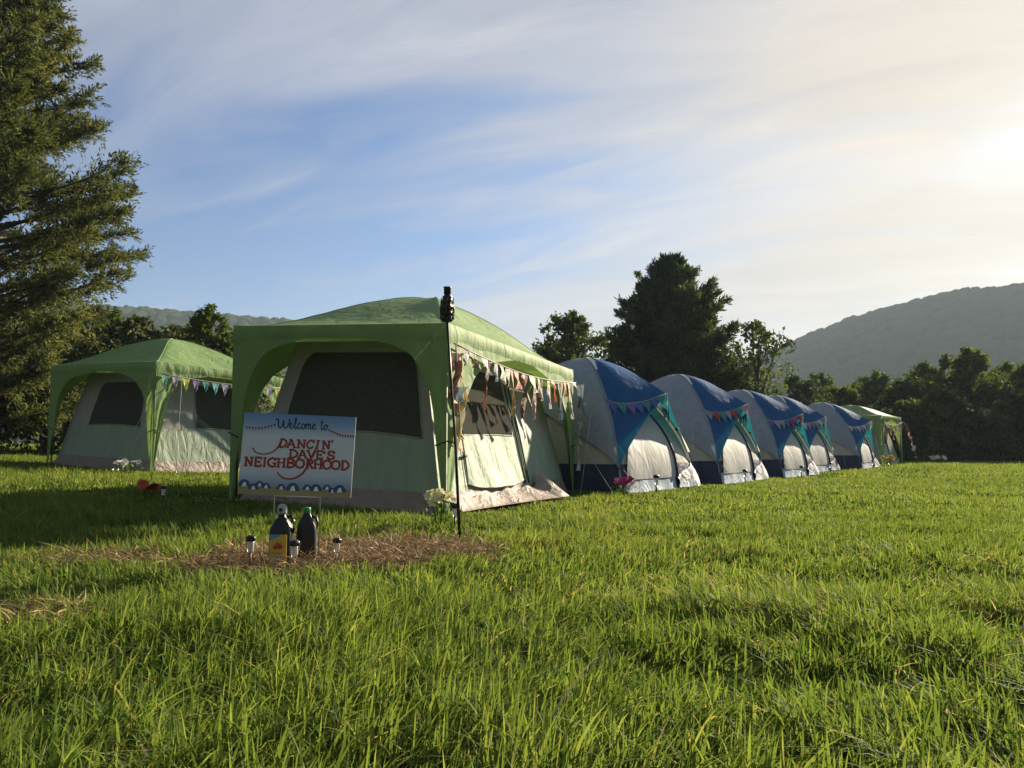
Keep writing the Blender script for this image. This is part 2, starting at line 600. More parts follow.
# ------------------------------------------------------------------ ground
def make_ground():
    m, nt, out = new_mat('meadow_soil')
    N = nt.nodes.new
    b = N('ShaderNodeBsdfPrincipled'); b.inputs['Roughness'].default_value = .95
    b.inputs['Specular IOR Level'].default_value = .0
    ge = N('ShaderNodeNewGeometry')
    nz = N('ShaderNodeTexNoise'); nz.inputs['Scale'].default_value = 22; nz.inputs['Detail'].default_value = 6
    n2 = N('ShaderNodeTexNoise'); n2.inputs['Scale'].default_value = .7; n2.inputs['Detail'].default_value = 4
    nt.links.new(ge.outputs['Position'], nz.inputs['Vector']); nt.links.new(ge.outputs['Position'], n2.inputs['Vector'])
    r1 = N('ShaderNodeValToRGB')
    r1.color_ramp.elements[0].position = .35; r1.color_ramp.elements[0].color = (.020, .030, .008, 1)
    r1.color_ramp.elements[1].position = .7; r1.color_ramp.elements[1].color = (.075, .095, .022, 1)
    nt.links.new(nz.outputs['Fac'], r1.inputs[0])
    at = N('ShaderNodeAttribute'); at.attribute_name = 'tint'
    mx = N('ShaderNodeMix'); mx.data_type = 'RGBA'
    r2 = N('ShaderNodeValToRGB')
    r2.color_ramp.elements[0].position = .3; r2.color_ramp.elements[0].color = (.10, .068, .038, 1)
    r2.color_ramp.elements[1].position = .7; r2.color_ramp.elements[1].color = (.22, .155, .085, 1)
    nt.links.new(nz.outputs['Fac'], r2.inputs[0])
    nt.links.new(at.outputs['Fac'], mx.inputs['Factor'])
    nt.links.new(r1.outputs[0], mx.inputs['A']); nt.links.new(r2.outputs[0], mx.inputs['B'])
    nt.links.new(mx.outputs['Result'], b.inputs['Base Color'])
    bp = N('ShaderNodeBump'); bp.inputs['Strength'].default_value = .6; bp.inputs['Distance'].default_value = .03
    nt.links.new(nz.outputs['Fac'], bp.inputs['Height']); nt.links.new(bp.outputs[0], b.inputs['Normal'])
    nt.links.new(b.outputs[0], out.inputs['Surface'])
    # graded sheet: fine near the camera, coarse far off, 1.5 km each way
    def graded(lo, hi, fine_lo, fine_hi, step):
        a = list(np.arange(fine_lo, fine_hi + 1e-6, step))
        s, p = step, fine_hi
        while p < hi:
            s *= 1.25; p += s; a.append(min(p, hi))
        s, p = step, fine_lo
        while p > lo:
            s *= 1.25; p -= s; a.insert(0, max(p, lo))
        return np.array(a)
    xs = graded(-1500, 1500, -6, 6, .12); ys = graded(-1500, 1500, -1, 14, .12)
    X, Y = np.meshgrid(xs, ys)
    Z = ground_np(X, Y)
    nx, ny = len(xs), len(ys)
    v = np.stack([X, Y, Z], -1).reshape(-1, 3)
    idx = np.arange(nx * ny).reshape(ny, nx)
    q = np.stack([idx[:-1, :-1], idx[:-1, 1:], idx[1:, 1:], idx[1:, :-1]], -1).reshape(-1)
    o = np_mesh('ground', v, q, np.arange((nx - 1) * (ny - 1)) * 4, m, mulch_mask(X, Y).reshape(-1), smooth=True)
    tag(o, 'grassy meadow ground under the tents', 'ground', kind='structure')


make_ground()


# ------------------------------------------------------------------ grass
def blades(x, y, h, w, lean, ldir, segs, tint):
    n = len(x)
    z = ground_np(x, y) - .006
    face = RNG.uniform(0, 2 * PI, n)
    sx, sy = np.cos(face), np.sin(face)
    dx, dy = np.cos(ldir), np.sin(ldir)
    rows = segs + 1
    nvb = 2 * segs + 1
    V = np.empty((n, nvb, 3)); T = np.empty((n, nvb))
    for r in range(rows):
        t = r / segs
        off = lean * h * t ** 1.8
        hz = h * (t - .30 * np.clip(lean, 0, 1.4) * t * t)
        cxr = x + dx * off; cyr = y + dy * off; czr = z + hz
        if r < segs:
            ww = w * (1 - .75 * t ** 1.6) * .5
            V[:, 2 * r, 0] = cxr - sx * ww; V[:, 2 * r, 1] = cyr - sy * ww; V[:, 2 * r, 2] = czr
            V[:, 2 * r + 1, 0] = cxr + sx * ww; V[:, 2 * r + 1, 1] = cyr + sy * ww; V[:, 2 * r + 1, 2] = czr
            T[:, 2 * r] = tint; T[:, 2 * r + 1] = tint
        else:
            V[:, -1, 0] = cxr; V[:, -1, 1] = cyr; V[:, -1, 2] = czr
            T[:, -1] = tint
    pat = []; starts = []; pos = 0
    for s in range(segs - 1):
        pat += [2 * s, 2 * s + 1, 2 * s + 3, 2 * s + 2]; starts.append(pos); pos += 4
    s = segs - 1
    pat += [2 * s, 2 * s + 1, 2 * s + 2]; starts.append(pos); pos += 3
    loops = (np.arange(n)[:, None] * nvb + np.array(pat)[None]).reshape(-1)
    st = (np.arange(n)[:, None] * pos + np.array(starts)[None]).reshape(-1)
    return V.reshape(-1, 3), loops, st, T.reshape(-1)


def scatter(y0, y1, dens):
    k = .78
    area = k * (y1 * y1 - y0 * y0) + 2.6 * (y1 - y0)
    n = int(area * dens)
    u = RNG.uniform(0, 1, n)
    y = np.sqrt(y0 * y0 + u * (y1 * y1 - y0 * y0))
    x = RNG.uniform(-1, 1, n) * (k * y + 1.3)
    return x, y


def make_grass():
    parts = []
    for (y0, y1, dens, segs, hmin, hmax, wmin, wmax, tuft) in (
            (.9, 3.4, 6600, 4, .040, .128, .0030, .0105, .05),
            (3.4, 8.0, 2900, 3, .045, .105, .0055, .0115, .07),
            (8.0, 18.0, 800, 2, .045, .095, .010, .018, .12),
            (18.0, 43.0, 230, 1, .06, .10, .024, .040, .3)):
        x, y = scatter(y0, y1, dens)
        n = len(x)
        # gather blades into tufts
        x += RNG.normal(0, tuft, n) * .3; y += RNG.normal(0, tuft, n) * .3
        clump = fbm(x * 1.7, y * 1.7, 51, 3)
        fine = vnoise(x * 9, y * 9, 77)
        keep = RNG.uniform(0, 1, n) < np.clip(.42 + 1.9 * (clump - .32) + .7 * (fine - .45), .30, 1)
        mm = mulch_mask(x, y)
        keep &= RNG.uniform(0, 1, n) > mm * .97
        keep &= ~in_tent(x, y)
        x, y, clump, fine, mm = x[keep], y[keep], clump[keep], fine[keep], mm[keep]
        n = len(x)
        h = (hmin + (hmax - hmin) * RNG.beta(1.6, 2.0, n)) * (.45 + 1.25 * clump) * (.65 + .7 * fine)
        h *= np.where(RNG.uniform(0, 1, n) > .96, 1.35, 1)
        # trampled and mown shorter around the tents
        near_t = in_tent(x, y, .6)
        h *= np.where(near_t, .62, 1.0) * (1 - .5 * mm)
        w = RNG.uniform(wmin, wmax, n)
        lean = np.abs(RNG.normal(.45, .60, n))
        gd = 2 * PI * (fbm(x * .8, y * .8, 91, 2)) * 2
        ldir = gd + RNG.normal(0, 1.3, n)
        tint = np.clip(RNG.normal(.42, .16, n) + .30 * (clump - .45) - .25 * (fbm(x * .35, y * .35, 5, 2) - .37), 0, .86)
        dry = RNG.uniform(0, 1, n) < .05 + .25 * mm + .10 * (vnoise(x * 1.3, y * 1.3, 19) > .72)
        tint = np.where(dry, RNG.uniform(.88, 1, n), tint)
        lean = np.where(dry, lean + .7, lean)
        parts.append(blades(x, y, h, w, lean, ldir, segs, tint))
    V = []; Ls = []; S = []; T = []; vo = lo = 0
    for v, l, s, t in parts:
        V.append(v); Ls.append(l + vo); S.append(s + lo); T.append(t)
        vo += len(v); lo += len(l)
    m = leafy('meadow_grass', [(0, (.044, .088, .021)), (.35, (.098, .160, .036)), (.65, (.168, .222, .053)), (.86, (.245, .272, .085)), (.93, (.31, .27, .13)), (1, (.40, .35, .19))],
              tfac=.47, tgain=(1.6, 1.45, .8), rough=.6, spec=.08)
    o = np_mesh('meadow_grass', np.concatenate(V), np.concatenate(Ls), np.concatenate(S), m, np.concatenate(T))
    tag(o, 'long sunlit green grass of the meadow', 'grass', kind='stuff')


make_grass()


def make_clover():
    n0 = 2600
    x, y = scatter(1.2, 9.0, 2600 / 60)
    k = (vnoise(x * 1.1, y * 1.1, 23) > .62) & ~in_tent(x, y, .1) & (mulch_mask(x, y) < .3)
    x, y = x[k], y[k]
    m = leafy('clover_leaves', [(0, (.028, .068, .018)), (1, (.060, .115, .032))], .3, (1.3, 1.3, .6), spec=.0, rough=.9)
    C = []; A = []; T = []; L = []
    for px, py in zip(x, y):
        a0 = random.uniform(0, 6.3); zz = g(px, py) + random.uniform(.03, .075); r = random.uniform(.012, .022); t = random.random()
        for j in range(3):
            a = a0 + j * 2.094
            C.append((px, py, zz)); A.append((math.cos(a), math.sin(a), .12)); T.append(t); L.append(r)
    C = np.array(C); A = np.array(A); A /= np.linalg.norm(A, axis=1, keepdims=True); L = np.array(L)
    o = leaf_mesh('clover_foliage', C, L, L * .95, A, np.tile(np.array((0, 0, 1.0)), (len(C), 1)) + .8 * rand_unit(len(C)), np.array(T), m)
    tag(o, 'small clover leaves mixed through the grass', 'clover', kind='stuff')


make_clover()


def make_straw():
    n = 16000
    x = RNG.uniform(-3.1, .3, n * 3); y = RNG.uniform(2.6, 6.9, n * 3)
    k = RNG.uniform(0, 1, n * 3) < mulch_mask(x, y)
    x, y = x[k][:n], y[k][:n]
    n = len(x)
    z = ground_np(x, y) + RNG.uniform(.002, .06, n)
    az = RNG.uniform(0, 2 * PI, n); el = RNG.normal(0.08, .38, n)
    ax = np.stack([np.cos(az) * np.cos(el), np.sin(az) * np.cos(el), np.sin(el)], -1)
    nr = rand_unit(n) + np.array((0, 0, 1.5))
    m = leafy('dry_straw', [(0, (.075, .048, .024)), (.5, (.285, .180, .085)), (1, (.50, .36, .19))], tfac=.2, tgain=(1, 1, 1), rough=.7)
    o = leaf_mesh('straw_mulch', np.stack([x, y, z], -1), RNG.uniform(.05, .16, n), RNG.uniform(.003, .009, n), ax, nr, RNG.uniform(0, 1, n), m)
    tag(o, 'dry brown straw lying under the welcome sign', 'straw', kind='stuff')


make_straw()


# ------------------------------------------------------------------ hills
def make_hills():
    m, nt, out = new_mat('forested_hillside')
    N = nt.nodes.new
    b = N('ShaderNodeBsdfPrincipled'); b.inputs['Roughness'].default_value = 1.0; b.inputs['Specular IOR Level'].default_value = .0
    at = N('ShaderNodeAttribute'); at.attribute_name = 'tint'
    rp = N('ShaderNodeValToRGB')
    rp.color_ramp.elements[0].color = (.009, .028, .011, 1); rp.color_ramp.elements[1].color = (.042, .084, .027, 1)
    nt.links.new(at.outputs['Fac'], rp.inputs[0]); nt.links.new(rp.outputs[0], b.inputs['Base Color'])
    ge = N('ShaderNodeNewGeometry'); nz = N('ShaderNodeTexNoise'); nz.inputs['Scale'].default_value = .6; nz.inputs['Detail'].default_value = 4
    nt.links.new(ge.outputs['Position'], nz.inputs['Vector'])
    bp = N('ShaderNodeBump'); bp.inputs['Strength'].default_value = .5; bp.inputs['Distance'].default_value = .8
    nt.links.new(nz.outputs['Fac'], bp.inputs['Height']); nt.links.new(bp.outputs[0], b.inputs['Normal'])
    nt.links.new(b.outputs[0], out.inputs['Surface'])
    # ridge height (in photo pixels above the horizon) by photo column
    us = [-700, -300, 0, 130, 280, 400, 540, 640, 720, 790, 800, 850, 900, 960, 1024, 1150, 1400, 1900]
    hs = [150, 152, 146, 138, 126, 98, 62, 60, 78, 100, 106, 126, 141, 155, 161, 172, 185, 170]
    hs = [q + 6 for q in hs]
    RID = 620.0
    na, nr = 1500, 260
    az = np.linspace(R(-50), R(55), na)
    rr = np.concatenate([np.linspace(120, RID, int(nr * .8)), np.linspace(RID, 900, nr - int(nr * .8) + 1)[1:]])
    A, RR = np.meshgrid(az, rr)
    u = 512 + FPX * np.tan(A)
    hp = np.interp(u, us, hs)
    ridge = hp / FPX * np.cos(A) * RID + CAM_Z
    t0 = np.clip((RR - 120) / (RID - 120), 0, 1)
    t = np.clip((RR - 345) / (RID - 345), 0, 1)
    shape = .05 * t0 + .95 * (.72 * t + .28 * (t * t * (3 - 2 * t)))
    t = t0
    back = np.clip((RR - RID) / 280, 0, 1)
    X = RR * np.sin(A); Y = RR * np.cos(A)
    Z = ridge * shape * (1 - .55 * back * back)
    Z = Z * (1 + .16 * (fbm(X / 120, Y / 120, 61, 3) - .44) * np.sin(PI * t))
    d, cid = worley(X / 6.5, Y / 6.5, 71)
    d2, cid2 = worley(X / 4.0, Y / 4.0, 75)
    crown = np.sqrt(np.clip(1 - (d / .85) ** 2, 0, 1)) * (2.2 + 2.8 * cid) * .85 + np.sqrt(np.clip(1 - (d2 / .85) ** 2, 0, 1)) * 1.4
    Z = Z + crown * np.clip(t * 8, 0, 1) - 2.5 * np.clip(t * 8, 0, 1) - 1.0
    tint = np.clip(.15 + .6 * cid + .25 * cid2 + .5 * (fbm(X / 60, Y / 60, 81, 3) - .44), 0, 1)
    v = np.stack([X, Y, Z], -1).reshape(-1, 3)
    idx = np.arange(v.shape[0]).reshape(Z.shape)
    q = np.stack([idx[:-1, :-1], idx[:-1, 1:], idx[1:, 1:], idx[1:, :-1]], -1).reshape(-1)
    o = np_mesh('hills', v, q, np.arange(q.size // 4) * 4, m, tint.reshape(-1), smooth=True)
    tag(o, 'dark forested hills rising behind the field', 'hill', kind='structure')


make_hills()


def make_haze():
    b = MB()
    b.box((0, 0, 99), (3200, 3200, 202))
    m = bpy.data.materials.new('haze_air'); m.use_nodes = True
    nt = m.node_tree
    for n in list(nt.nodes): nt.nodes.remove(n)
    out = nt.nodes.new('ShaderNodeOutputMaterial')
    v = nt.nodes.new('ShaderNodeVolumePrincipled')
    v.inputs['Color'].default_value = (.66, .80, .98, 1)
    v.inputs['Density'].default_value = .00034
    v.inputs['Anisotropy'].default_value = .15
    nt.links.new(v.outputs[0], out.inputs['Volume'])
    o = b.build('haze', m, smooth=False)
    tag(o, 'thin pale haze over the field and hills', 'haze', kind='stuff')


make_haze()


# ------------------------------------------------------------------ cabin tents
FLAP = [(0.0, .02), (.5, .085), (1.0, .15), (1.2, .19), (1.4, .27), (1.58, .40), (1.66, .55), (1.76, 1.0)]


def cabin(name, label, T, rise, door, windows, flap_k=(1.0, 2.6), mat_fold=False, ropes=()):
    W, L, az = T['W'], T['L'], T['az']
    H = 1.89
    c = tent_center(T); ex, ey = axes(az)
    z0 = g(*c)
    root = empty(name, (c[0], c[1], z0), -R(az))
    tag(root, label, 'tent')
    cg = {}
    for sx in (-1, 1):
        for sy in (-1, 1):
            p = c + ex * sx * W / 2 + ey * sy * L / 2
            cg[sx, sy] = g(*p) - z0

    def lift(x, y):
        s = x / W + .5; t = y / L + .5
        return (cg[-1, -1] * (1 - s) + cg[1, -1] * s) * (1 - t) + (cg[-1, 1] * (1 - s) + cg[1, 1] * s) * t

    def P(x, y, z):
        return (x, y, z + lift(x, y))

    # canopy: crossing pole arches give an S profile from the eave to a broad rounded top
    def prof(q):
        return .65 * (q * q * (3 - 2 * q)) + .35 * math.sin(PI / 2 * q)

    def roof(u, v):
        s, t = u * 2 - 1, v * 2 - 1
        r = max(abs(s), abs(t))
        rs = (abs(s) ** 10 + abs(t) ** 10) ** .1
        r = .5 * r + .5 * min(1, rs)
        z = H + rise * prof(1 - r)
        side = min(abs(s), abs(t)) / max(r, 1e-4)
        z -= .035 * (1 - side * side) * math.sin(PI * min(1, r)) * (1 if r > .15 else r / .15)
        z += .022 * mnoise.noise((s * 2.6, t * 2.6, 4.0 + W)) * min(1, 4 * (1 - r)) + .006 * mnoise.noise((s * 9, t * 9, W)) * min(1, 4 * (1 - r))
        bul = .018 * math.sin(PI * (1 - r))
        return P(s * W / 2 * (1 + bul), t * L / 2 * (1 + bul), z)
    b = MB(); b.grid(roof, 44, 44)
    rf = b.build('canopy_roof', M['canopy'], root)
    for (su, sv) in ((0, 0), (1, 0), (1, 1), (0, 1)):
        b = MB()
        b.tube([Vector(roof(.5 + (su - .5) * q, .5 + (sv - .5) * q)) + Vector((0, 0, .003)) for q in np.linspace(.02, 1, 20)], .007, 5)
        b.build('hip_seam', M['canopy'], rf)

    faces = {'F': ((0, -1), W, L), 'K': ((0, 1), W, L), 'R': ((1, 0), L, W), 'L': ((-1, 0), L, W)}

    def on_face(fk, a, z, inset=0.0, out=0.0):
        """a in -1..1 along the face; inset pulls in from the canopy edge"""
        if fk == 'F': return P(a * (W / 2 - inset), -(L / 2 - inset) - out, z)
        if fk == 'K': return P(a * (W / 2 - inset), (L / 2 - inset) + out, z)
        if fk == 'R': return P((W / 2 - inset) + out, a * (L / 2 - inset), z)
        return P(-(W / 2 - inset) - out, a * (L / 2 - inset), z)

    for fk in 'FKRL':
        b = MB()

        def val(u, v, fk=fk):
            a = u * 2 - 1
            low = .145 + .05 * a * a
            return on_face(fk, a, H - low * v, 0, .004 + .012 * math.sin(PI * v) + .006 * math.sin(a * 17) * v)
        b.grid(val, 36, 4)
        b.build('canopy_valance', M['canopy'], root)

    def flapw(z, k):
        zs = [p[0] for p in FLAP]; ws = [p[1] for p in FLAP]
        return float(np.interp(z, zs, ws)) * k

    for sx in (-1, 1):
        for sy in (-1, 1):
            b = MB()
            for ax, k in ((0, flap_k[0]), (1, flap_k[1])):
                full = W if ax == 0 else L

                def fl(u, v, ax=ax, k=k, full=full):
                    z = (H - .15) * (1 - v) + .0 * v
                    d = min(flapw(z, k), full * .42) * u
                    fold = .022 * math.sin(u * 9 + v * 5 + ax * 2 + sx) * u * (1 - u * .3) * (1 - abs(2 * v - 1) ** 2)
                    x = sx * W / 2; y = sy * L / 2
                    if ax == 0: return P(x - sx * d, y + sy * (.006 + fold), z)
                    return P(x + sx * (.006 + fold), y - sy * d, z)
                b.grid(fl, 8, 26)
            fo = b.build('corner_flap', M['canopy'], root)
            b = MB()
            pin = .05
            pts = [P(sx * (W / 2 - pin), sy * (L / 2 - pin), z) for z in (0, .6, 1.2, H - .03)]
            b.tube(pts, .013, 8)
            b.build('leg_pole', M['pole'], root)
            b = MB()
            zt = .72
            p0 = P(sx * (W / 2 - flapw(zt, flap_k[0])), sy * (L / 2 + .02), zt - .05)
            p1 = P(sx * (W / 2 + .016), sy * (L / 2 + .016), zt)
            p2 = P(sx * (W / 2 + .02), sy * (L / 2 - flapw(zt, flap_k[1]) * .7), zt - .03)
            b.tube([p0, p1, p2], .007, 6)
            b.build('tie_strap', M['strap'], fo)

    # inner tent
    def inset(z):
        return .10 + .38 * z / 1.75

    def wall_pt(fk, a, z, out=0.0):
        p = on_face(fk, a, z, inset(z), out)
        wob = .012 * mnoise.noise((a * 2.3 + ord(fk), z * 2.1, 1.7)) * min(1, z * 3)
        n = faces[fk][0]
        return (p[0] + n[0] * wob, p[1] + n[1] * wob, p[2])

    def sage_top(a):
        return .80 - .12 * a * a

    b = MB()
    for fk in 'FKRL':
        def wl(u, v, fk=fk):
            a = u * 2 - 1
            zs = sage_top(a)
            z = .16 + (zs - .16) * (v / .4) if v <= .4 else zs + (1.78 - zs) * (v - .4) / .6
            return wall_pt(fk, a, z)
        b.grid(wl, 24, 20, mfn=lambda u, v: 1 if v < .4 else 0)
    ins = inset(1.78)
    b.add([P(-(W / 2 - ins), -(L / 2 - ins), 1.78), P(W / 2 - ins, -(L / 2 - ins), 1.78), P(W / 2 - ins, L / 2 - ins, 1.78), P(-(W / 2 - ins), L / 2 - ins, 1.78)], [(0, 1, 2, 3)])
    b.build('tent_wall', [M['grey_cloth'], M['sage']], root)

    # corner seams of the inner tent
    for sx, fk in ((-1, 'F'), (1, 'F'), (-1, 'K'), (1, 'K')):
        b = MB()
        b.tube([wall_pt(fk, sx, z, .006) for z in np.linspace(.2, 1.76, 9)], .007, 5)
        b.build('corner_seam', M['sage'], root)

    def add_window(fk, a0, a1, z0w, z1w, rr=.16, parent=root):
        b = MB()
        span = (a1 - a0) * faces[fk][1] / 2

        def wf(u, v):
            a = a0 + (a1 - a0) * u
            e = min(u, 1 - u) * span
            cut = 0 if e >= rr else rr - math.sqrt(max(0, rr * rr - (rr - e) ** 2))
            zb = z0w + (sage_top(a) - .80) * .6
            return wall_pt(fk, a, zb + (z1w - cut * .9 - zb) * v, .007)
        b.grid(wf, 30, 10)
        w = b.build('window', M['mesh'], parent)
        b = MB()
        path = [wf(0, v) for v in np.linspace(0, 1, 8)] + [wf(u, 1) for u in np.linspace(0.02, .98, 28)] + [wf(1, v) for v in np.linspace(1, 0, 8)] + [wf(u, 0) for u in np.linspace(.98, .02, 16)]
        b.tube(path + path[:1], .008, 5)
        b.build('window_trim', M['sage'], w)
        return w

    for wdw in windows:
        add_window(*wdw)

    if door:
        fk, a0, a1 = door
        b = MB()

        def df(u, v):
            a = a0 + (a1 - a0) * u
            hem = .20 + .05 * (2 * u - 1) ** 4
            z = hem + (.80 - hem) * v
            bil = .07 * (1 - v) ** 2 * math.sin(PI * u) + .012 * math.sin(u * 21 + v * 3) * (1 - v * .6) + .012
            return wall_pt(fk, a, z, bil)
        b.grid(df, 40, 16)
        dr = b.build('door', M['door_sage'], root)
        add_window(fk, a0 + .02, a1 - .02, .815, 1.60, .12, dr).name = 'door_window'
        b = MB()
        b.tube([df(u, 0) for u in np.linspace(0, 1, 20)], .008, 5)
        b.build('door_hem', M['tub'], dr)
        for a in (a0 - .02, a1 + .03, a1 + .10):
            b = MB()
            b.tube([wall_pt(fk, a + .0 * z, z, .016) for z in np.linspace(.2, 1.74, 10)], .014 if a > a0 else .006, 6)
            b.build('door_zip', M['seam'] if a > a0 else M['sage'], dr)
        b = MB()
        q = wall_pt(fk, a0 - .02, .56, .03)
        b.box((q[0], q[1], q[2]), (.02, .09, .03))
        b.build('zip_pull', M['strap'], dr)

    # groundsheet skirt
    b = MB()
    for fk in 'FKRL':
        def sk(u, v, fk=fk):
            a = u * 2 - 1
            z = .205 * (1 - v) - .01
            return wall_pt(fk, a, z, .008 + .05 * v * v + .012 * math.sin(a * 14 + v * 4) * v)
        b.grid(sk, 40, 6)
    b.build('floor_skirt', M['tub'], root)
    if mat_fold:
        b = MB()

        def mf(u, v):
            a = -.93 + 1.35 * u
            o_ = .03 + (.14 + .26 * u ** 1.5) * v
            ridge = .20 * math.exp(-((u - .97) / .05) ** 2) * (1 - v) ** .8
            z = .13 * (1 - v) ** 1.4 + .03 * (1 - v) * math.sin(u * 26) + ridge + .018
            p = on_face('R', a, z, .10, o_)
            return p
        b.grid(mf, 60, 10)
        b.build('ground_mat', M['tub'], root)
    for (p0, p1) in ropes:
        b = MB()
        pa = Vector(P(*p0)); pb = Vector(P(*p1)); pb.z += .01
        mid = (pa + pb) / 2 - Vector((0, 0, .02))
        b.tube([pa, mid, pb], .004, 5)
        rp = b.build('guy_rope', M['rope'], root)
        b = MB()
        b.tube([pb + Vector((0, 0, -.04)), pb + Vector((.01, .0, .05))], .009, 6)
        b.build('tent_peg', M['steel'], rp)
    return root, P, H


w1, l1 = TENT1['W'], TENT1['L']
tent1, P1, H1 = cabin('cabin_tent', 'large green cabin tent right behind the welcome sign', TENT1, .72,
                      ('R', -.66, .16),
                      [('F', -.80, .88, .79, 1.66, .22), ('L', -.6, .6, .80, 1.6), ('K', -.6, .6, .8, 1.6)], mat_fold=True,
                      ropes=[((w1 / 2 + .02, l1 / 2 - .1, 1.0), (w1 / 2 + .75, l1 / 2 - .55, 0)),
                             ((-w1 / 2, -l1 / 2 + .1, 1.3), (-w1 / 2 - .35, -l1 / 2 + .8, 0))])
w2, l2 = TENT2['W'], TENT2['L']
tent2, P2, H2 = cabin('cabin_tent', 'green cabin tent by the hedge with pastel bunting under its eave', TENT2, .66,
                      None,
                      [('F', -.55, .62, .80, 1.60, .22), ('R', -.36, .80, .80, 1.60, .15)], flap_k=(1.5, 1.2),
                      ropes=[((w2 / 2 - .03, -l2 / 2 - .03, 1.3), (w2 / 2 - .25, -l2 / 2 - .55, 0)),
                             ((w2 / 2 - .06, -l2 / 2 - .03, .95), (w2 / 2 - .18, -l2 / 2 - .5, 0)),
                             ((w2 / 2 + .02, -l2 / 2 + .5, 1.7), (w2 / 2 + .5, -l2 / 2 + .1, 0))])
w3, l3 = TENT3['W'], TENT3['L']
tent3, P3, H3 = cabin('cabin_tent', 'small looking green cabin tent at the far end of the row', TENT3, .50,
                      ('R', -.60, .10), [('F', -.5, .6, .80, 1.6, .2)], flap_k=(1.2, 1.6))


# ------------------------------------------------------------------ blue dome tents
BH, BA = 2.14, 1.5
FH, FA = 2.30, 1.55


def half_at(z, A, H):
    return A * max(0.0, 1 - (min(z, H) / H) ** 1.9) ** .60


def dome_pt(sx, sy, z, A, H, off=0.0):
    a = half_at(z, A, H) + off
    n = 14 - 10.5 * (z / H)
    s = 1 / (abs(sx) ** n + abs(sy) ** n) ** (1 / n)
    return Vector((a * sx * s, a * sy * s, z))


def seam_pt(q, sgn):
    """front pole arch of the fly: apex at q=0, foot of the corner at q=1"""
    zc = .38
    ac = half_at(zc, FA, FH)
    a = q * ac
    z = FH * (1 - (a / FA) ** (1 / .60)) ** (1 / 1.9)
    return dome_pt(1, sgn, z, FA, FH) if q > 0 else Vector((0, 0, FH))


TIP = Vector((1.58, 0, 1.60))


def ridge_pt(q):
    return Vector((TIP.x * q, 0, FH - (FH - TIP.z) * q ** 1.55))


def wing_pt(q, w, sgn, off=0.0):
    qe = q * (1 - .012 * math.sin(PI * w) * q)
    a = ridge_pt(qe); b = seam_pt(qe, sgn)
    p = a.lerp(b, w)
    out = Vector((.5, sgn * .8, .35)).normalized()
    p += out * (.10 * math.sin(PI * w) * max(0, math.sin(PI * min(1, q))) + off)
    return p


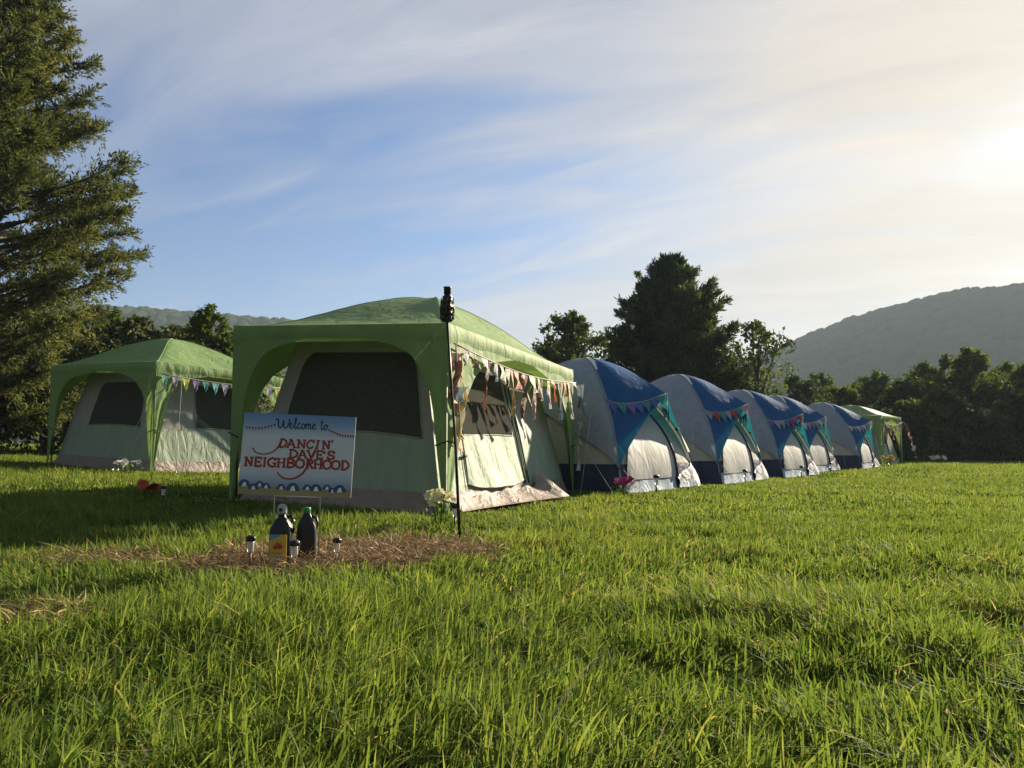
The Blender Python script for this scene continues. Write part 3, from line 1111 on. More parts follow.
def make_dome():
    root = empty('dome_tent', (0, 0, 0))
    # inner body
    b = MB()

    def ring(p):
        p = p * 4
        k = int(p) % 4; t = (p - int(p)) * 2 - 1
        return [(1, t), (-t, 1), (-1, -t), (t, -1)][k]
    TUBZ = .44

    def body(u, v):
        sx, sy = ring(u)
        return dome_pt(sx, sy, TUBZ + (BH - TUBZ) * math.sin(v * PI / 2), BA, BH)
    b.grid(body, 64, 16)
    b.build('tent_wall', M['wall_white'], root)
    b = MB()

    def tub(u, v):
        sx, sy = ring(u)
        z = -.05 + (TUBZ + .05) * v
        p = dome_pt(sx, sy, max(z, 0), BA, BH, .006 + .012 * math.sin(u * 90) * (1 - v))
        p.z = z
        return p
    b.grid(tub, 96, 5)
    b.build('floor_tub', M['navy'], root)

    # door, sill and vestibule on the front (+x)
    def front(t, z, off):
        p = dome_pt(1, t, max(0, z), BA, BH, off); p.z = z
        return p
    b = MB()
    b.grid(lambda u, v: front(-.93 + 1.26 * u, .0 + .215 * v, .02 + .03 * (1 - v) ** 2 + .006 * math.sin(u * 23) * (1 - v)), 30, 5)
    b.build('door_sill', M['sunlit_navy'], root)
    b = MB()

    def dr(u, v):
        z = .20 + 1.30 * v
        lo = -.86 + .42 * v ** 1.5
        hi = .36 - .06 * v - .30 * v ** 3 + (.06 * math.sin(v * PI))
        t = lo + (hi - lo) * u
        return front(t, z, .032 + .014 * math.sin(PI * u) * math.sin(PI * v) + .004 * math.sin(u * 11 + 4 * v))
    b.grid(dr, 24, 20)
    door = b.build('door', M['door_white'], root)
    b = MB()
    zp = [dr(1, v) + Vector((.012, 0, 0)) for v in np.linspace(1, 0, 18)]
    b.tube(zp, [.012 + .020 * i / 18 for i in range(len(zp))], 6)
    b.build('door_zip', M['navy'], door)
    b = MB()

    def vest(u, v):
        t = .36 + .60 * u
        z = (.20 + .22 * u) * (1 - v) + .02
        return front(t, z, .03 + .07 * v + .025 * math.sin(u * 12 + v * 5) * (.3 + v))
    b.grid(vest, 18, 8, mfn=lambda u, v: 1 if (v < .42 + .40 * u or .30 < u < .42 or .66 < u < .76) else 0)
    b.build('vestibule_flap', [M['sunlit_navy'], M['navy']], root)  # pale areas are painted sunlight on navy cloth

    # fly sheet over the sides and back
    def zedge(t):
        return .38 + .88 * (1 - abs(t)) ** .75

    b = MB()
    for (fx, fy) in ((0, -1), (-1, 0), (0, 1)):
        def fly(u, v, fx=fx, fy=fy):
            t = u * 2 - 1
            if fx == 0: sx, sy = t, fy
            else: sx, sy = fx, t
            ze = zedge(t)
            z = ze + (FH - ze) * math.sin(v * PI / 2)
            p = dome_pt(sx, sy, z, FA, FH)
            k = -.025 * (1 - t * t) * math.sin(PI * v)
            return p + Vector((fx * k, fy * k, 0))
        b.grid(fly, 28, 18)
    b.build('side_fly', M['fly_grey'], root)
    for sgn in (-1, 1):
        b = MB()
        b.grid(lambda u, v: wing_pt(v * .999 + .001, u, sgn), 26, 26,
               mfn=lambda u, v: 1 if (u > .45 + 1.3 * max(0, v - .06) and v < .46) else 0)
        b.build('awning', [M['blue'], M['fly_white']], root)
        b = MB()
        b.tube([seam_pt(q, sgn) + Vector((.006, sgn * .006, .006)) for q in np.linspace(.02, 1, 22)], .010, 6)
        b.build('pole_sleeve', M['fly_grey'] if sgn < 0 else M['blue'], root)
        b = MB()
        e = seam_pt(1, sgn)
        b.tube([e, Vector((1.53, sgn * 1.53, 0))], .011, 6)
        b.build('foot_webbing', M['strap'], root)
    # cream strap along the right of the doorway, held by a black buckle
    b = MB()

    def cs(u, v):
        z = .62 + .92 * v
        p = dome_pt(1, .90, z, BA, BH, .05)
        return p + Vector((0, (u - .5) * .15 * (1 - .3 * v), 0)) + Vector((.01, 0, 0)) * math.sin(PI * u)
    b.grid(cs, 3, 12)
    st = b.build('door_strap', M['cream'], root)
    b = MB()
    c = cs(.5, .45)
    b.box((c.x + .012, c.y, c.z), (.03, .13, .035))
    b.build('buckle', M['black'], st)
    for (p0, p1) in (((0.9, -1.32, 1.25), (1.15, -2.1, 0.02)), ((1.55, -1.5, .36), (1.9, -1.62, .02))):
        b = MB()
        b.tube([p0, p1], .004, 5)
        rp = b.build('guy_rope', M['rope'], root)
    return root


dome_labels = ['blue and grey dome tent standing next to the large green cabin tent',
               'second blue and grey dome tent from the large green tent, with red and teal pennants',
               'blue dome tent in mid row with purple and red pennants at its awning',
               'fourth blue dome tent in the row, with small grey pennants',
               'last blue dome tent in the row, beside the far green tent']
dome0 = make_dome()
domes = []
for i, (x, y) in enumerate(BLUE_SPOTS):
    o = dome0 if i == 0 else copy_tree(dome0)
    o.location = (x, y, g(x, y) + .0)
    o.rotation_euler = (0, 0, -R(BLUE_AZ + (0, -1.5, 1, 2, -1)[i]))
    sc = (1, 1, .985, .97, .99)[i]
    o.scale = (sc * (1, .98, 1.03, .97, 1.02)[i], sc * (1, 1.02, .98, 1.01, .97)[i], sc * (1, 1.015, .985, 1.02, .99)[i])
    tag(o, dome_labels[i], 'tent', 'blue dome tents in a row')
    domes.append(o)

# ------------------------------------------------------------------ bunting
FL = {}


def flag_mat(name, c):
    if name not in FL:
        FL[name] = fabric('bunting_' + name, c, c, .3, wr=.3, wscale=(8, 8, 8))
    return FL[name]


for nm, c in dict(blue=(.08, .16, .42), teal=(.06, .28, .30), purple=(.22, .16, .42), red=(.42, .06, .05), grey=(.34, .36, .38), white=(.66, .64, .6),
                  green=(.12, .40, .28), lilac=(.42, .36, .55), yellow=(.66, .62, .14), cyan=(.18, .55, .62), cream=(.60, .52, .38), tan=(.36, .23, .10),
                  brown=(.17, .06, .045), orange=(.58, .22, .09), coral=(.62, .17, .11), denim=(.22, .27, .33), pink=(.5, .32, .3)).items():
    flag_mat(nm, c)


def polyline_at(pts, t):
    pts = [Vector(p) for p in pts]
    seg = [(pts[i + 1] - pts[i]).length for i in range(len(pts) - 1)]
    d = t * sum(seg)
    for i, s in enumerate(seg):
        if d <= s or i == len(seg) - 1:
            return pts[i].lerp(pts[i + 1], min(1, d / s)), (pts[i + 1] - pts[i]).normalized()
        d -= s


def bunting(name, label, pts, n, cols, fw, fh, root_from, group, swing=.05, t0=.04, t1=.96, downs=None):
    root = empty(name, root_from.location, root_from.rotation_euler[2])
    root.scale = root_from.scale
    tag(root, label, 'bunting', group)
    b = MB(); b.tube(pts, .006, 5); b.build('cord', M['rope'], root)
    for i in range(n):
        t = t0 + (t1 - t0) * i / (n - 1)
        p, d = polyline_at(pts, t)
        dn = Vector((0, 0, -1))
        if downs:
            dn = min(zip(pts, downs), key=lambda pd: (pd[0] - p).length)[1]
        b = MB()
        sw = random.uniform(-swing, swing)
        nrm = d.cross(Vector((0, 0, 1))).normalized()
        h = fh * random.uniform(.9, 1.1)

        def fl(u, v):
            w = fw * (1 - v * .97)
            q = p + d * (w * (u - .5)) * 1.0 + dn * (h * v) + nrm * (sw * v * v + .012 * math.sin(u * 6 + v * 4) * v)
            return q
        b.grid(fl, 4, 5)
        b.build('flag', FL[cols[i % len(cols)]], root)
    return root


bl_cols = [['blue', 'teal', 'purple', 'blue', 'teal', 'blue', 'teal', 'green', 'blue'],
           ['grey', 'red', 'teal', 'grey', 'red', 'teal', 'grey', 'red', 'teal'],
           ['purple', 'lilac', 'grey', 'blue', 'red', 'purple', 'red', 'teal', 'grey'],
           ['grey', 'white', 'grey', 'denim', 'grey', 'white', 'denim', 'grey', 'white'],
           ['white', 'grey', 'white', 'lilac', 'white', 'grey', 'white', 'denim', 'white']]
bl_lab = ['blue and teal pennants strung round the awning of the nearest dome tent',
          'red, grey and teal pennants on the awning of the second dome tent',
          'purple and red pennants on the awning of the middle dome tent',
          'grey pennants on the awning of the fourth dome tent',
          'whitish pennants on the awning of the dome tent beside the far green tent']
for i, o in enumerate(domes):
    pts = []; downs = []

    def hang(q, w, sgn):
        p0 = wing_pt(q, w, sgn, .03)
        du = wing_pt(min(1, q + .03), w, sgn) - wing_pt(q - .03, w, sgn)
        dw = wing_pt(q, min(1, w + .03), sgn) - wing_pt(q, max(0, w - .03), sgn)
        n = du.cross(dw).normalized()
        gv = Vector((0, 0, -1)); t = gv - n * gv.dot(n)
        pts.append(p0); downs.append(t.normalized() if (sgn < 0 and t.length > .2) else gv)
    for k in range(9):
        f = k / 8
        hang(.74 + .24 * f ** .8, 1 - .96 * f, -1)
    pts[-1] = TIP + Vector((.03, -.01, .0)); downs[-1] = Vector((0, 0, -1))
    for k in range(1, 9):
        f = k / 8
        hang(.98 - .24 * (1 - (1 - f) ** .8), .04 + .96 * f, 1)
    bunting('pennant_bunting', bl_lab[i], pts, 15, bl_cols[i], .22, .24, o, 'pennant strings on the dome tents', swing=.01, t0=.03, t1=.97, downs=downs)

# pastel pennants under the eave of the tent by the hedge
pts = [P2(w2 / 2 + .03, -l2 / 2 + .05 + (l2 - .2) * k / 10, H2 - .20 - .05 * math.sin(PI * k / 10)) for k in range(11)]
bunting('pennant_bunting', 'green, lilac, yellow and cyan pennants under the eave of the tent by the hedge', pts, 13,
        ['green', 'lilac', 'yellow', 'purple', 'teal', 'cyan', 'lilac', 'green', 'purple', 'teal'], .17, .22, tent2, 'pennant strings on the green tents', .01)


def rag_garland(label, paths, counts, root_from, seed):
    rnd = random.Random(seed)
    root = empty('rag_garland', root_from.location, root_from.rotation_euler[2])
    tag(root, label, 'garland', 'rag garlands on the green tents')
    cols = ['cream', 'tan', 'brown', 'white', 'denim', 'coral', 'cream', 'tan', 'grey', 'brown', 'pink', 'cream']
    for pts, n in zip(paths, counts):
        b = MB(); b.tube(pts, .008, 5); b.build('cord', M['rope'], root)
        for i in range(n):
            t = (i + .5 + rnd.uniform(-.3, .3)) / n
            p, d = polyline_at(pts, t)
            steep = abs(d.z) > .7
            L_ = rnd.choice((.12, .18, .22, .30, .40, .56)) * (.7 if steep else 1)
            w = rnd.uniform(.07, .19)
            tap = rnd.uniform(.25, .8)
            hd = Vector((d.x, d.y, 0)).normalized() if not steep else Vector((rnd.uniform(-1, 1), rnd.uniform(-1, 1), 0)).normalized()
            nrm = hd.cross(Vector((0, 0, 1)))
            lean = rnd.uniform(-.35, .35); sw = rnd.uniform(-.05, .09); ph = rnd.uniform(0, 6)
            b = MB()

            def rg(u, v):
                ww = w * (1 - tap * v)
                return p + hd * (ww * (u - .5) + lean * L_ * v * v + .02 * math.sin(v * 5 + ph)) + Vector((0, 0, -L_ * v)) + nrm * (sw * v + .03 * math.sin(u * 4 + v * 6 + ph) * v)
            b.grid(rg, 4, 7)
            b.build('rag', FL[rnd.choice(cols)], root)
    return root


e = .05
pa = [P1(w1 / 2 + e, -l1 / 2 + .05 + (l1 - .05) * k / 10, H1 - .20 - .10 * math.sin(PI * k / 10)) for k in range(11)]
pb = [P1(w1 / 2 + e + .02, -l1 / 2 + .05 + .03 * k, H1 - .2 - .22 * k) for k in range(5)]
pc = [pa[-1]] + [P1(w1 / 2 + e + .07 + .02 * math.sin(k), l1 / 2 + .02 - .02 * k, H1 - .24 - .20 * k) for k in range(6)]
rag_garland('garland of brown, cream and coral cloth strips under the eave of the large green tent', [pa, pb, pc], [26, 7, 7], tent1, 5)
pa = [P3(w3 / 2 + e, -l3 / 2 + l3 * k / 8, H3 - .20 - .16 * math.sin(PI * k / 8)) for k in range(9)]
pc = [P3(w3 / 2 + e + .06 * k, l3 / 2 + .14 * k, H3 - .18 - .02 * k - .055 * k * k) for k in range(6)]
rag_garland('garland of tan cloth strips trailing off the far green tent', [pa, pc], [20, 8], tent3, 9)


# ------------------------------------------------------------------ welcome sign
def make_sign():
    D = 4.62
    SW, SH = .640, .468
    rnd = random.Random(3)
    x = ux(298.5, D); gz = g(x, D)
    root = empty('welcome_sign', (x, D, gz), R(4))
    tag(root, 'white and blue welcome sign with red lettering on wire legs in the straw', 'sign')
    tilt = Matrix.Rotation(R(2.4), 4, 'Y') @ Matrix.Rotation(R(-4), 4, 'X')
    zc = CAM_Z + (HORIZON - 455) / FPX * D - gz
    base = Matrix.Translation((0, 0, zc)) @ tilt

    def S(px, py, out=.0):
        """point of the printed face: px, py in the layout's own 0..1 units, from the top left corner"""
        return base @ Vector(((px - .5) * SW, -.0035 - out, (.5 - py) * SH))
    # board
    m, nt, o_ = new_mat('printed_board')
    N = nt.nodes.new
    bs = N('ShaderNodeBsdfPrincipled'); bs.inputs['Roughness'].default_value = .45
    at = N('ShaderNodeAttribute'); at.attribute_name = 'tint'
    rp = N('ShaderNodeValToRGB'); cr = rp.color_ramp
    stops = [(0, (.13, .26, .50)), (.12, (.22, .36, .56)), (.28, (.56, .62, .68)), (.6, (.62, .64, .66)), (.74, (.50, .55, .64)), (.86, (.26, .34, .50)), (.885, (.26, .34, .50)), (.9, (.27, .24, .10)), (1, (.30, .25, .12))]
    while len(cr.elements) < len(stops): cr.elements.new(.5)
    for el, (p, c) in zip(cr.elements, stops):
        el.position = p; el.color = list(c) + [1]
    nt.links.new(at.outputs['Fac'], rp.inputs[0]); nt.links.new(rp.outputs[0], bs.inputs['Base Color']); nt.links.new(bs.outputs[0], o_.inputs['Surface'])
    b = MB()
    b.grid(lambda u, v: base @ Vector(((u - .5) * SW, -.0035, (.5 - v) * SH)), 4, 60)
    bo = b.build('printed_face', m, root, smooth=False)
    a = bo.data.attributes.new('tint', 'FLOAT', 'POINT')
    a.data.foreach_set('value', np.repeat(np.arange(61) / 60.0, 5).astype(np.float32))
    b = MB()
    b.box((0, 0, 0), (SW, .006, SH))
    b.v = [tuple(base @ Vector(p)) for p in b.v]
    b.build('board', M['white_plastic'], root, smooth=False)

    ink_red = plain('red_ink', (.30, .035, .02), .5)
    ink_dark = plain('dark_blue_ink', (.015, .04, .06), .5)
    ink_navy = plain('tent_print_blue', (.03, .08, .16), .5)
    ink_white = plain('tent_print_white', (.72, .74, .76), .5)

    def ribbon(b, pts, w, mi=0, out=.001):
        """flat stroke on the printed face, pts in layout units, w in layout width units"""
        P = [Vector((p[0] * SW, p[1] * SH)) for p in pts]
        w = [q * SW for q in w] if hasattr(w, '__len__') else w * SW
        n = len(P)
        L = []; Rr = []
        for i in range(n):
            d = P[min(i + 1, n - 1)] - P[max(i - 1, 0)]
            if d.length < 1e-9: d = Vector((1, 0))
            d.normalize(); nn = Vector((-d.y, d.x))
            ww = w[i] if hasattr(w, '__len__') else w
            L.append(P[i] + nn * ww / 2); Rr.append(P[i] - nn * ww / 2)
        vs_ = []
        for q, r in zip(L, Rr):
            vs_.append(S(q.x / SW, q.y / SH, out)); vs_.append(S(r.x / SW, r.y / SH, out))
        b.add(vs_, [(2 * i, 2 * i + 1, 2 * i + 3, 2 * i + 2) for i in range(n - 1)], mi)

    def curve(pts, n=8):
        """smooth path through points"""
        out = []
        P = [pts[0]] + list(pts) + [pts[-1]]
        for i in range(1, len(P) - 2):
            p0, p1, p2, p3 = P[i - 1], P[i], P[i + 1], P[i + 2]
            for k in range(n):
                t = k / n
                out.append(tuple(.5 * ((2 * p1[j]) + (-p0[j] + p2[j]) * t + (2 * p0[j] - 5 * p1[j] + 4 * p2[j] - p3[j]) * t * t + (-p0[j] + 3 * p1[j] - 3 * p2[j] + p3[j]) * t ** 3) for j in (0, 1)))
        out.append(tuple(pts[-1]))
        return out
    # slab-serif capitals: strokes in a 0..1 box, y down
    sf = lambda x, y, r=.2: [(x - r, y), (x + r, y)]
    bowl = lambda x0, y0, x1, y1: curve([(x0, y0), ((x0 + x1) / 2, y0), (x1, y0 * .7 + y1 * .3), (x1, y0 * .3 + y1 * .7), ((x0 + x1) / 2, y1), (x0, y1)], 5)
    ring_ = curve([(.5, 0), (.88, .16), (1, .5), (.88, .84), (.5, 1), (.12, .84), (0, .5), (.12, .16), (.5, 0)], 5)
    G = {
        'D': [[(.15, 0), (.15, 1)], bowl(.0, 0, 1, 1), [(-.05, 0), (.2, 0)], [(-.05, 1), (.2, 1)]],
        'A': [[(.08, 1), (.5, 0)], [(.5, 0), (.92, 1)], [(.22, .66), (.78, .66)], sf(.08, 1, .16), sf(.92, 1, .16), sf(.42, 0, .14)],
        'N': [[(.14, 1), (.14, 0)], [(.14, 0), (.86, 1)], [(.86, 1), (.86, 0)], sf(.14, 1, .2), sf(.08, 0, .16), sf(.86, 0, .2)],
        'C': [curve([(.95, .28), (.8, .06), (.5, 0), (.12, .2), (0, .5), (.12, .8), (.5, 1), (.8, .94), (.97, .74)], 5), [(.95, .0), (.95, .3)]],
        'I': [[(.5, 0), (.5, 1)], sf(.5, 0, .3), sf(.5, 1, .3)],
        'V': [[(.08, 0), (.5, 1)], [(.5, 1), (.92, 0)], sf(.08, 0, .18), sf(.92, 0, .18)],
        'E': [[(.15, 0), (.15, 1)], [(0, 0), (.95, 0), (.95, .24)], [(.15, .5), (.68, .5)], [(.68, .38), (.68, .62)], [(0, 1), (.97, 1), (.97, .76)]],
        'S': [curve([(.9, .26), (.75, .05), (.45, 0), (.12, .14), (.15, .38), (.5, .5), (.85, .63), (.9, .87), (.55, 1), (.22, .95), (.06, .72)], 5), [(.92, 0), (.92, .28)], [(.06, .72), (.06, 1)]],
        'G': [curve([(.95, .28), (.8, .06), (.5, 0), (.12, .2), (0, .5), (.12, .8), (.5, 1), (.8, .95), (.9, .8)], 5), [(.9, 1), (.9, .56)], [(.6, .56), (1.04, .56)], [(.95, 0), (.95, .28)]],
        'H': [[(.14, 0), (.14, 1)], [(.86, 0), (.86, 1)], [(.14, .5), (.86, .5)], sf(.14, 0), sf(.14, 1), sf(.86, 0), sf(.86, 1)],
        'B': [[(.15, 0), (.15, 1)], bowl(0, 0, .84, .48), bowl(0, .48, .96, 1)],
        'O': [ring_],
        'R': [[(.15, 0), (.15, 1)], bowl(0, 0, .88, .52), [(.45, .52), (.95, 1)], sf(.15, 1), [(.8, 1), (1.06, 1)]],
        "'": [[(.5, 0), (.4, .34)]],
    }
    letters = MB()

    def put(ch, x0, x1, y0, y1, slant=0.0, w=.0185):
        for st in G[ch]:
            pts = [(x0 + (x1 - x0) * p[0] + slant * (1 - p[1]) * (y1 - y0), y0 + (y1 - y0) * p[1]) for p in st]
            if len(st) == 2:      # extend plain strokes a little so corners close
                (ax, ay), (bx, by) = pts
                dd = math.hypot(bx - ax, by - ay) or 1
                k = .0035 / dd
                pts = [(ax - (bx - ax) * k, ay - (by - ay) * k), (bx + (bx - ax) * k, by + (by - ay) * k)]
            horiz = len(st) == 2 and abs(pts[0][1] - pts[1][1]) < .004
            put.k += 1
            ribbon(letters, pts, w * (.66 if horiz else 1.0), out=.0006 + .00001 * (put.k % 60))
    put.k = 0

    def nx(px): return (px - 75) / 865.0
    def ny(py): return (py - 80) / 613.0
    for ch, a0, a1 in (('D', 360, 408), ('A', 418, 486), ('N', 500, 562), ('C', 570, 620), ('I', 632, 668), ('N', 694, 752)):
        put(ch, nx(a0), nx(a1), ny(272), ny(332), .12 if ch in 'DCI' else 0)
    put("'", nx(758), nx(782), ny(262), ny(318), w=.016)
    for ch, a0, a1 in (('D', 445, 502), ('A', 512, 580), ('V', 580, 650), ('E', 654, 702), ("'", 706, 722), ('S', 738, 794)):
        put(ch, nx(a0), nx(a1), ny(350), ny(408))
    for ch, a0, a1 in (('N', 110, 170), ('E', 184, 236), ('I', 244, 276), ('G', 286, 346), ('H', 358, 418), ('B', 430, 490), ('O', 500, 562), ('R', 580, 632), ('H', 640, 702), ('O', 710, 770), ('O', 778, 838), ('D', 852, 904)):
        put(ch, nx(a0), nx(a1), ny(418), ny(482), 0, .0200)
    sw1 = curve([(nx(372), ny(285)), (nx(352), ny(335)), (nx(310), ny(374)), (nx(250), ny(390)), (nx(190), ny(380)), (nx(163), ny(352))], 8)
    ribbon(letters, sw1, [.015 * (1 - .3 * i / len(sw1)) for i in range(len(sw1))], out=.0014)
    sw2 = curve([(nx(604), ny(425)), (nx(585), ny(480)), (nx(545), ny(535)), (nx(480), ny(567)), (nx(410), ny(562)), (nx(368), ny(528))], 8)
    ribbon(letters, sw2, [.021 * (1 - .45 * i / len(sw2)) for i in range(len(sw2))], out=.0015)
    sw3 = curve([(nx(648), ny(330)), (nx(636), ny(350)), (nx(618), ny(385)), (nx(606), ny(425))], 6)
    ribbon(letters, sw3, .009, out=.0016)
    for (cx_, cy_) in ((163, 350), (369, 528)):
        pts = [(nx(cx_) + .009 * math.cos(t), ny(cy_) + .012 * math.sin(t)) for t in np.linspace(0, 2 * PI, 9)]
        letters.add([S(p[0], p[1], .0017) for p in pts[:-1]], [tuple(range(8))])
    letters.build('red_lettering', ink_red, root, smooth=False)

    # script line
    scr = MB()
    SC = {
        'W': [[(0, .1), (.08, -.05), (.16, .1), (.2, .7), (.32, 1), (.46, .7), (.52, .1), (.56, .7), (.68, 1), (.85, .7), (.95, .15), (.88, -.1)]],
        'e': [[(0, .75), (.4, .7), (.62, .5), (.45, .36), (.18, .55), (.2, .85), (.5, 1), (.95, .8)]],
        'l': [[(0, .8), (.5, .3), (.62, -.15), (.42, -.2), (.3, .3), (.36, .9), (.6, 1), (.95, .8)]],
        'c': [[(.75, .45), (.45, .36), (.15, .6), (.22, .92), (.5, 1), (.95, .8)]],
        'o': [[(.45, .36), (.12, .6), (.25, .97), (.6, .95), (.75, .6), (.45, .38), (.6, .5), (1, .5)]],
        'm': [[(.05, .4), (.1, 1)], [(.1, .6), (.28, .38), (.4, .5), (.42, 1)], [(.42, .6), (.6, .38), (.74, .5), (.78, .95), (1, .85)]],
        't': [[(.45, -.15), (.4, .8), (.55, 1), (.9, .85)], [(.1, .2), (.9, .12)]],
    }

    def script(ch, x0, x1, y0, y1, w):
        for st in SC[ch]:
            pts = curve([(x0 + (x1 - x0) * p[0], y0 + (y1 - y0) * p[1]) for p in st], 6)
            script.k += 1
            ribbon(scr, pts, w, out=.0006 + .00002 * script.k)
    script.k = 0
    for ch, a0, a1 in (('W', 322, 432), ('e', 424, 462), ('l', 460, 490), ('c', 488, 520), ('o', 518, 556), ('m', 552, 602), ('e', 600, 642), ('t', 662, 696), ('o', 692, 730)):
        script(ch, nx(a0), nx(a1), ny(122), ny(188), .0125 if ch == 'W' else .0105)
    scr.build('script_lettering', ink_dark, root, smooth=False)

    # printed bunting and printed row of tents
    pb_ = MB()
    for (x0, y0, x1, y1) in ((100, 188, 312, 160), (738, 182, 928, 222)):
        for i in range(10):
            t = i / 9
            px = x0 + (x1 - x0) * t; py = y0 + (y1 - y0) * t + 16 * math.sin(PI * t)
            s = 9
            pb_.add([S(nx(px - s), ny(py), .0008), S(nx(px + s), ny(py - 2), .0008), S(nx(px + 2), ny(py + 24), .0008)], [(0, 1, 2)])
        ribbon(pb_, curve([(nx(x0 - 8), ny(y0)), (nx((x0 + x1) / 2), ny((y0 + y1) / 2 + 15)), (nx(x1 + 8), ny(y1))], 8), .003, out=.0007)
    pb_.build('printed_bunting', ink_red, root, smooth=False)
    for k, (px, py, s) in enumerate(((120, 622, 1.15), (190, 645, 1.0), (236, 620, .85), (286, 634, .9), (402, 638, .9), (490, 640, 1.3), (602, 634, .9), (668, 638, 1.15), (752, 628, .85), (796, 648, .85), (850, 640, 1.25))):
        out = .0008 + .00008 * k
        tn = MB()
        arc = [(px + 40 * s * math.cos(t), py + 12 * s - 46 * s * math.sin(t)) for t in np.linspace(0, PI, 12)]
        tn.add([S(nx(p[0]), ny(p[1]), out) for p in arc], [tuple(range(12))], 0)
        tri = [(px - 16 * s, py + 12 * s), (px + 18 * s, py + 12 * s), (px + 8 * s, py - 16 * s), (px - 6 * s, py - 14 * s)]
        tn.add([S(nx(p[0]), ny(p[1]), out + .00003) for p in tri], [(0, 1, 2, 3)], 1)
        tn.build('printed_tent', [ink_navy, ink_white], root, smooth=False)
    for lx in (-.115, .145):
        b = MB()
        top = base @ Vector((lx, .005, -SH / 2 + .12))
        bot = base @ Vector((lx, .005, -SH / 2))
        b.tube([top, bot, Vector((bot.x - .004, bot.y + .0, -.06))], .0035, 6)
        b.build('wire_leg', M['steel'], root)
    b = MB()
    b.tube([base @ Vector((-.115, .006, -SH / 2 - .004)), base @ Vector((.145, .006, -SH / 2 - .004))], .003, 6)
    b.build('wire_crossbar', M['steel'], root)


make_sign()


# ------------------------------------------------------------------ torch on a pole
def make_torch():
    D = 6.0
    xb, xt = ux(461, D), ux(446.5, D)
    gz = g(xb, D)
    root = empty('garden_torch', (xb, D, gz))
    tag(root, 'tall thin black garden torch leaning before the large green tent corner', 'torch')
    lean = (xt - xb)
    top = 1.63
    b = MB()
    b.tube([(0, 0, -.1), (lean * .35, 0, top * .4), (lean * .7, .0, top * .72), (lean, 0, top)], [.0115, .011, .010, .010], 10)
    b.build('pole', M['black'], root)
    b = MB()
    prof = [(.012, 0), (.036, .006), (.044, .02), (.034, .04), (.036, .055), (.049, .06), (.049, .066), (.040, .072), (.040, .10), (.050, .106), (.050, .112), (.041, .118), (.041, .15), (.050, .156), (.050, .162), (.040, .168), (.036, .19), (.040, .197), (.024, .21), (.02, .222)]
    b.lathe(prof, 20, (lean, 0, top - .01))
    ln = b.build('lantern', M['black'], root)
    b = MB()
    for k in range(10):
        th = 2 * PI * k / 10
        b.tube([(lean + .048 * math.cos(th), .048 * math.sin(th), top + .01), (lean + .053 * math.cos(th + .2), .053 * math.sin(th + .2), top + .09), (lean + .047 * math.cos(th + .4), .047 * math.sin(th + .4), top + .175)], .0045, 6)
    b.build('lattice', plain('lantern_lattice', (.05, .042, .035), .25), ln)
    b = MB()
    b.lathe([(.018, 0), (.027, .004), (.027, .045), (.030, .05), (.030, .058), (.01, .062)], 16, (lean, 0, top + .205))
    b.build('snuffer_cap', M['black'], ln)


make_torch()


# ------------------------------------------------------------------ fuel jugs
def make_jug_label(root, w, h, z, y):
    yl = plain('label_yellow', (.62, .42, .05), .45); bl = plain('label_blue', (.06, .27, .50), .45)
    rd = plain('label_red', (.42, .05, .03), .45); wh = plain('label_pale', (.42, .45, .5), .45)
    b = MB()
    b.box((0, y, z), (w, .002, h), mi=0)
    q = lambda x, zz, o: (x * w - w / 2, y - .001 - o, z - h / 2 + zz * h)
    b.add([q(0, 1, .0004), q(0, .80, .0004), q(.55, .95, .0004), q(.62, 1, .0004)], [(0, 1, 2, 3)], 1)
    pts = [(.20, .58), (.28, .68), (.36, .66), (.44, .79), (.54, .70), (.64, .75), (.70, .66), (.82, .67), (.74, .57), (.58, .52), (.48, .57), (.34, .51)]
    b.add([q(p[0], p[1], .0006) for p in pts], [tuple(range(12))], 2)
    b.add([q(0, 0, .0005), q(1, 0, .0005), q(1, .13, .0005), q(0, .13, .0005)], [(0, 1, 2, 3)], 3)
    for k, (x0, x1) in enumerate(((.12, .85), (.15, .8), (.12, .7))):
        zz = .22 + k * .09
        b.add([q(x0, zz, .0006), q(x1, zz, .0006), q(x1, zz + .025, .0006), q(x0, zz + .025, .0006)], [(0, 1, 2, 3)], 2 if k == 2 else 3)
    return b.build('label_sticker', [yl, bl, rd, wh], root, smooth=False)


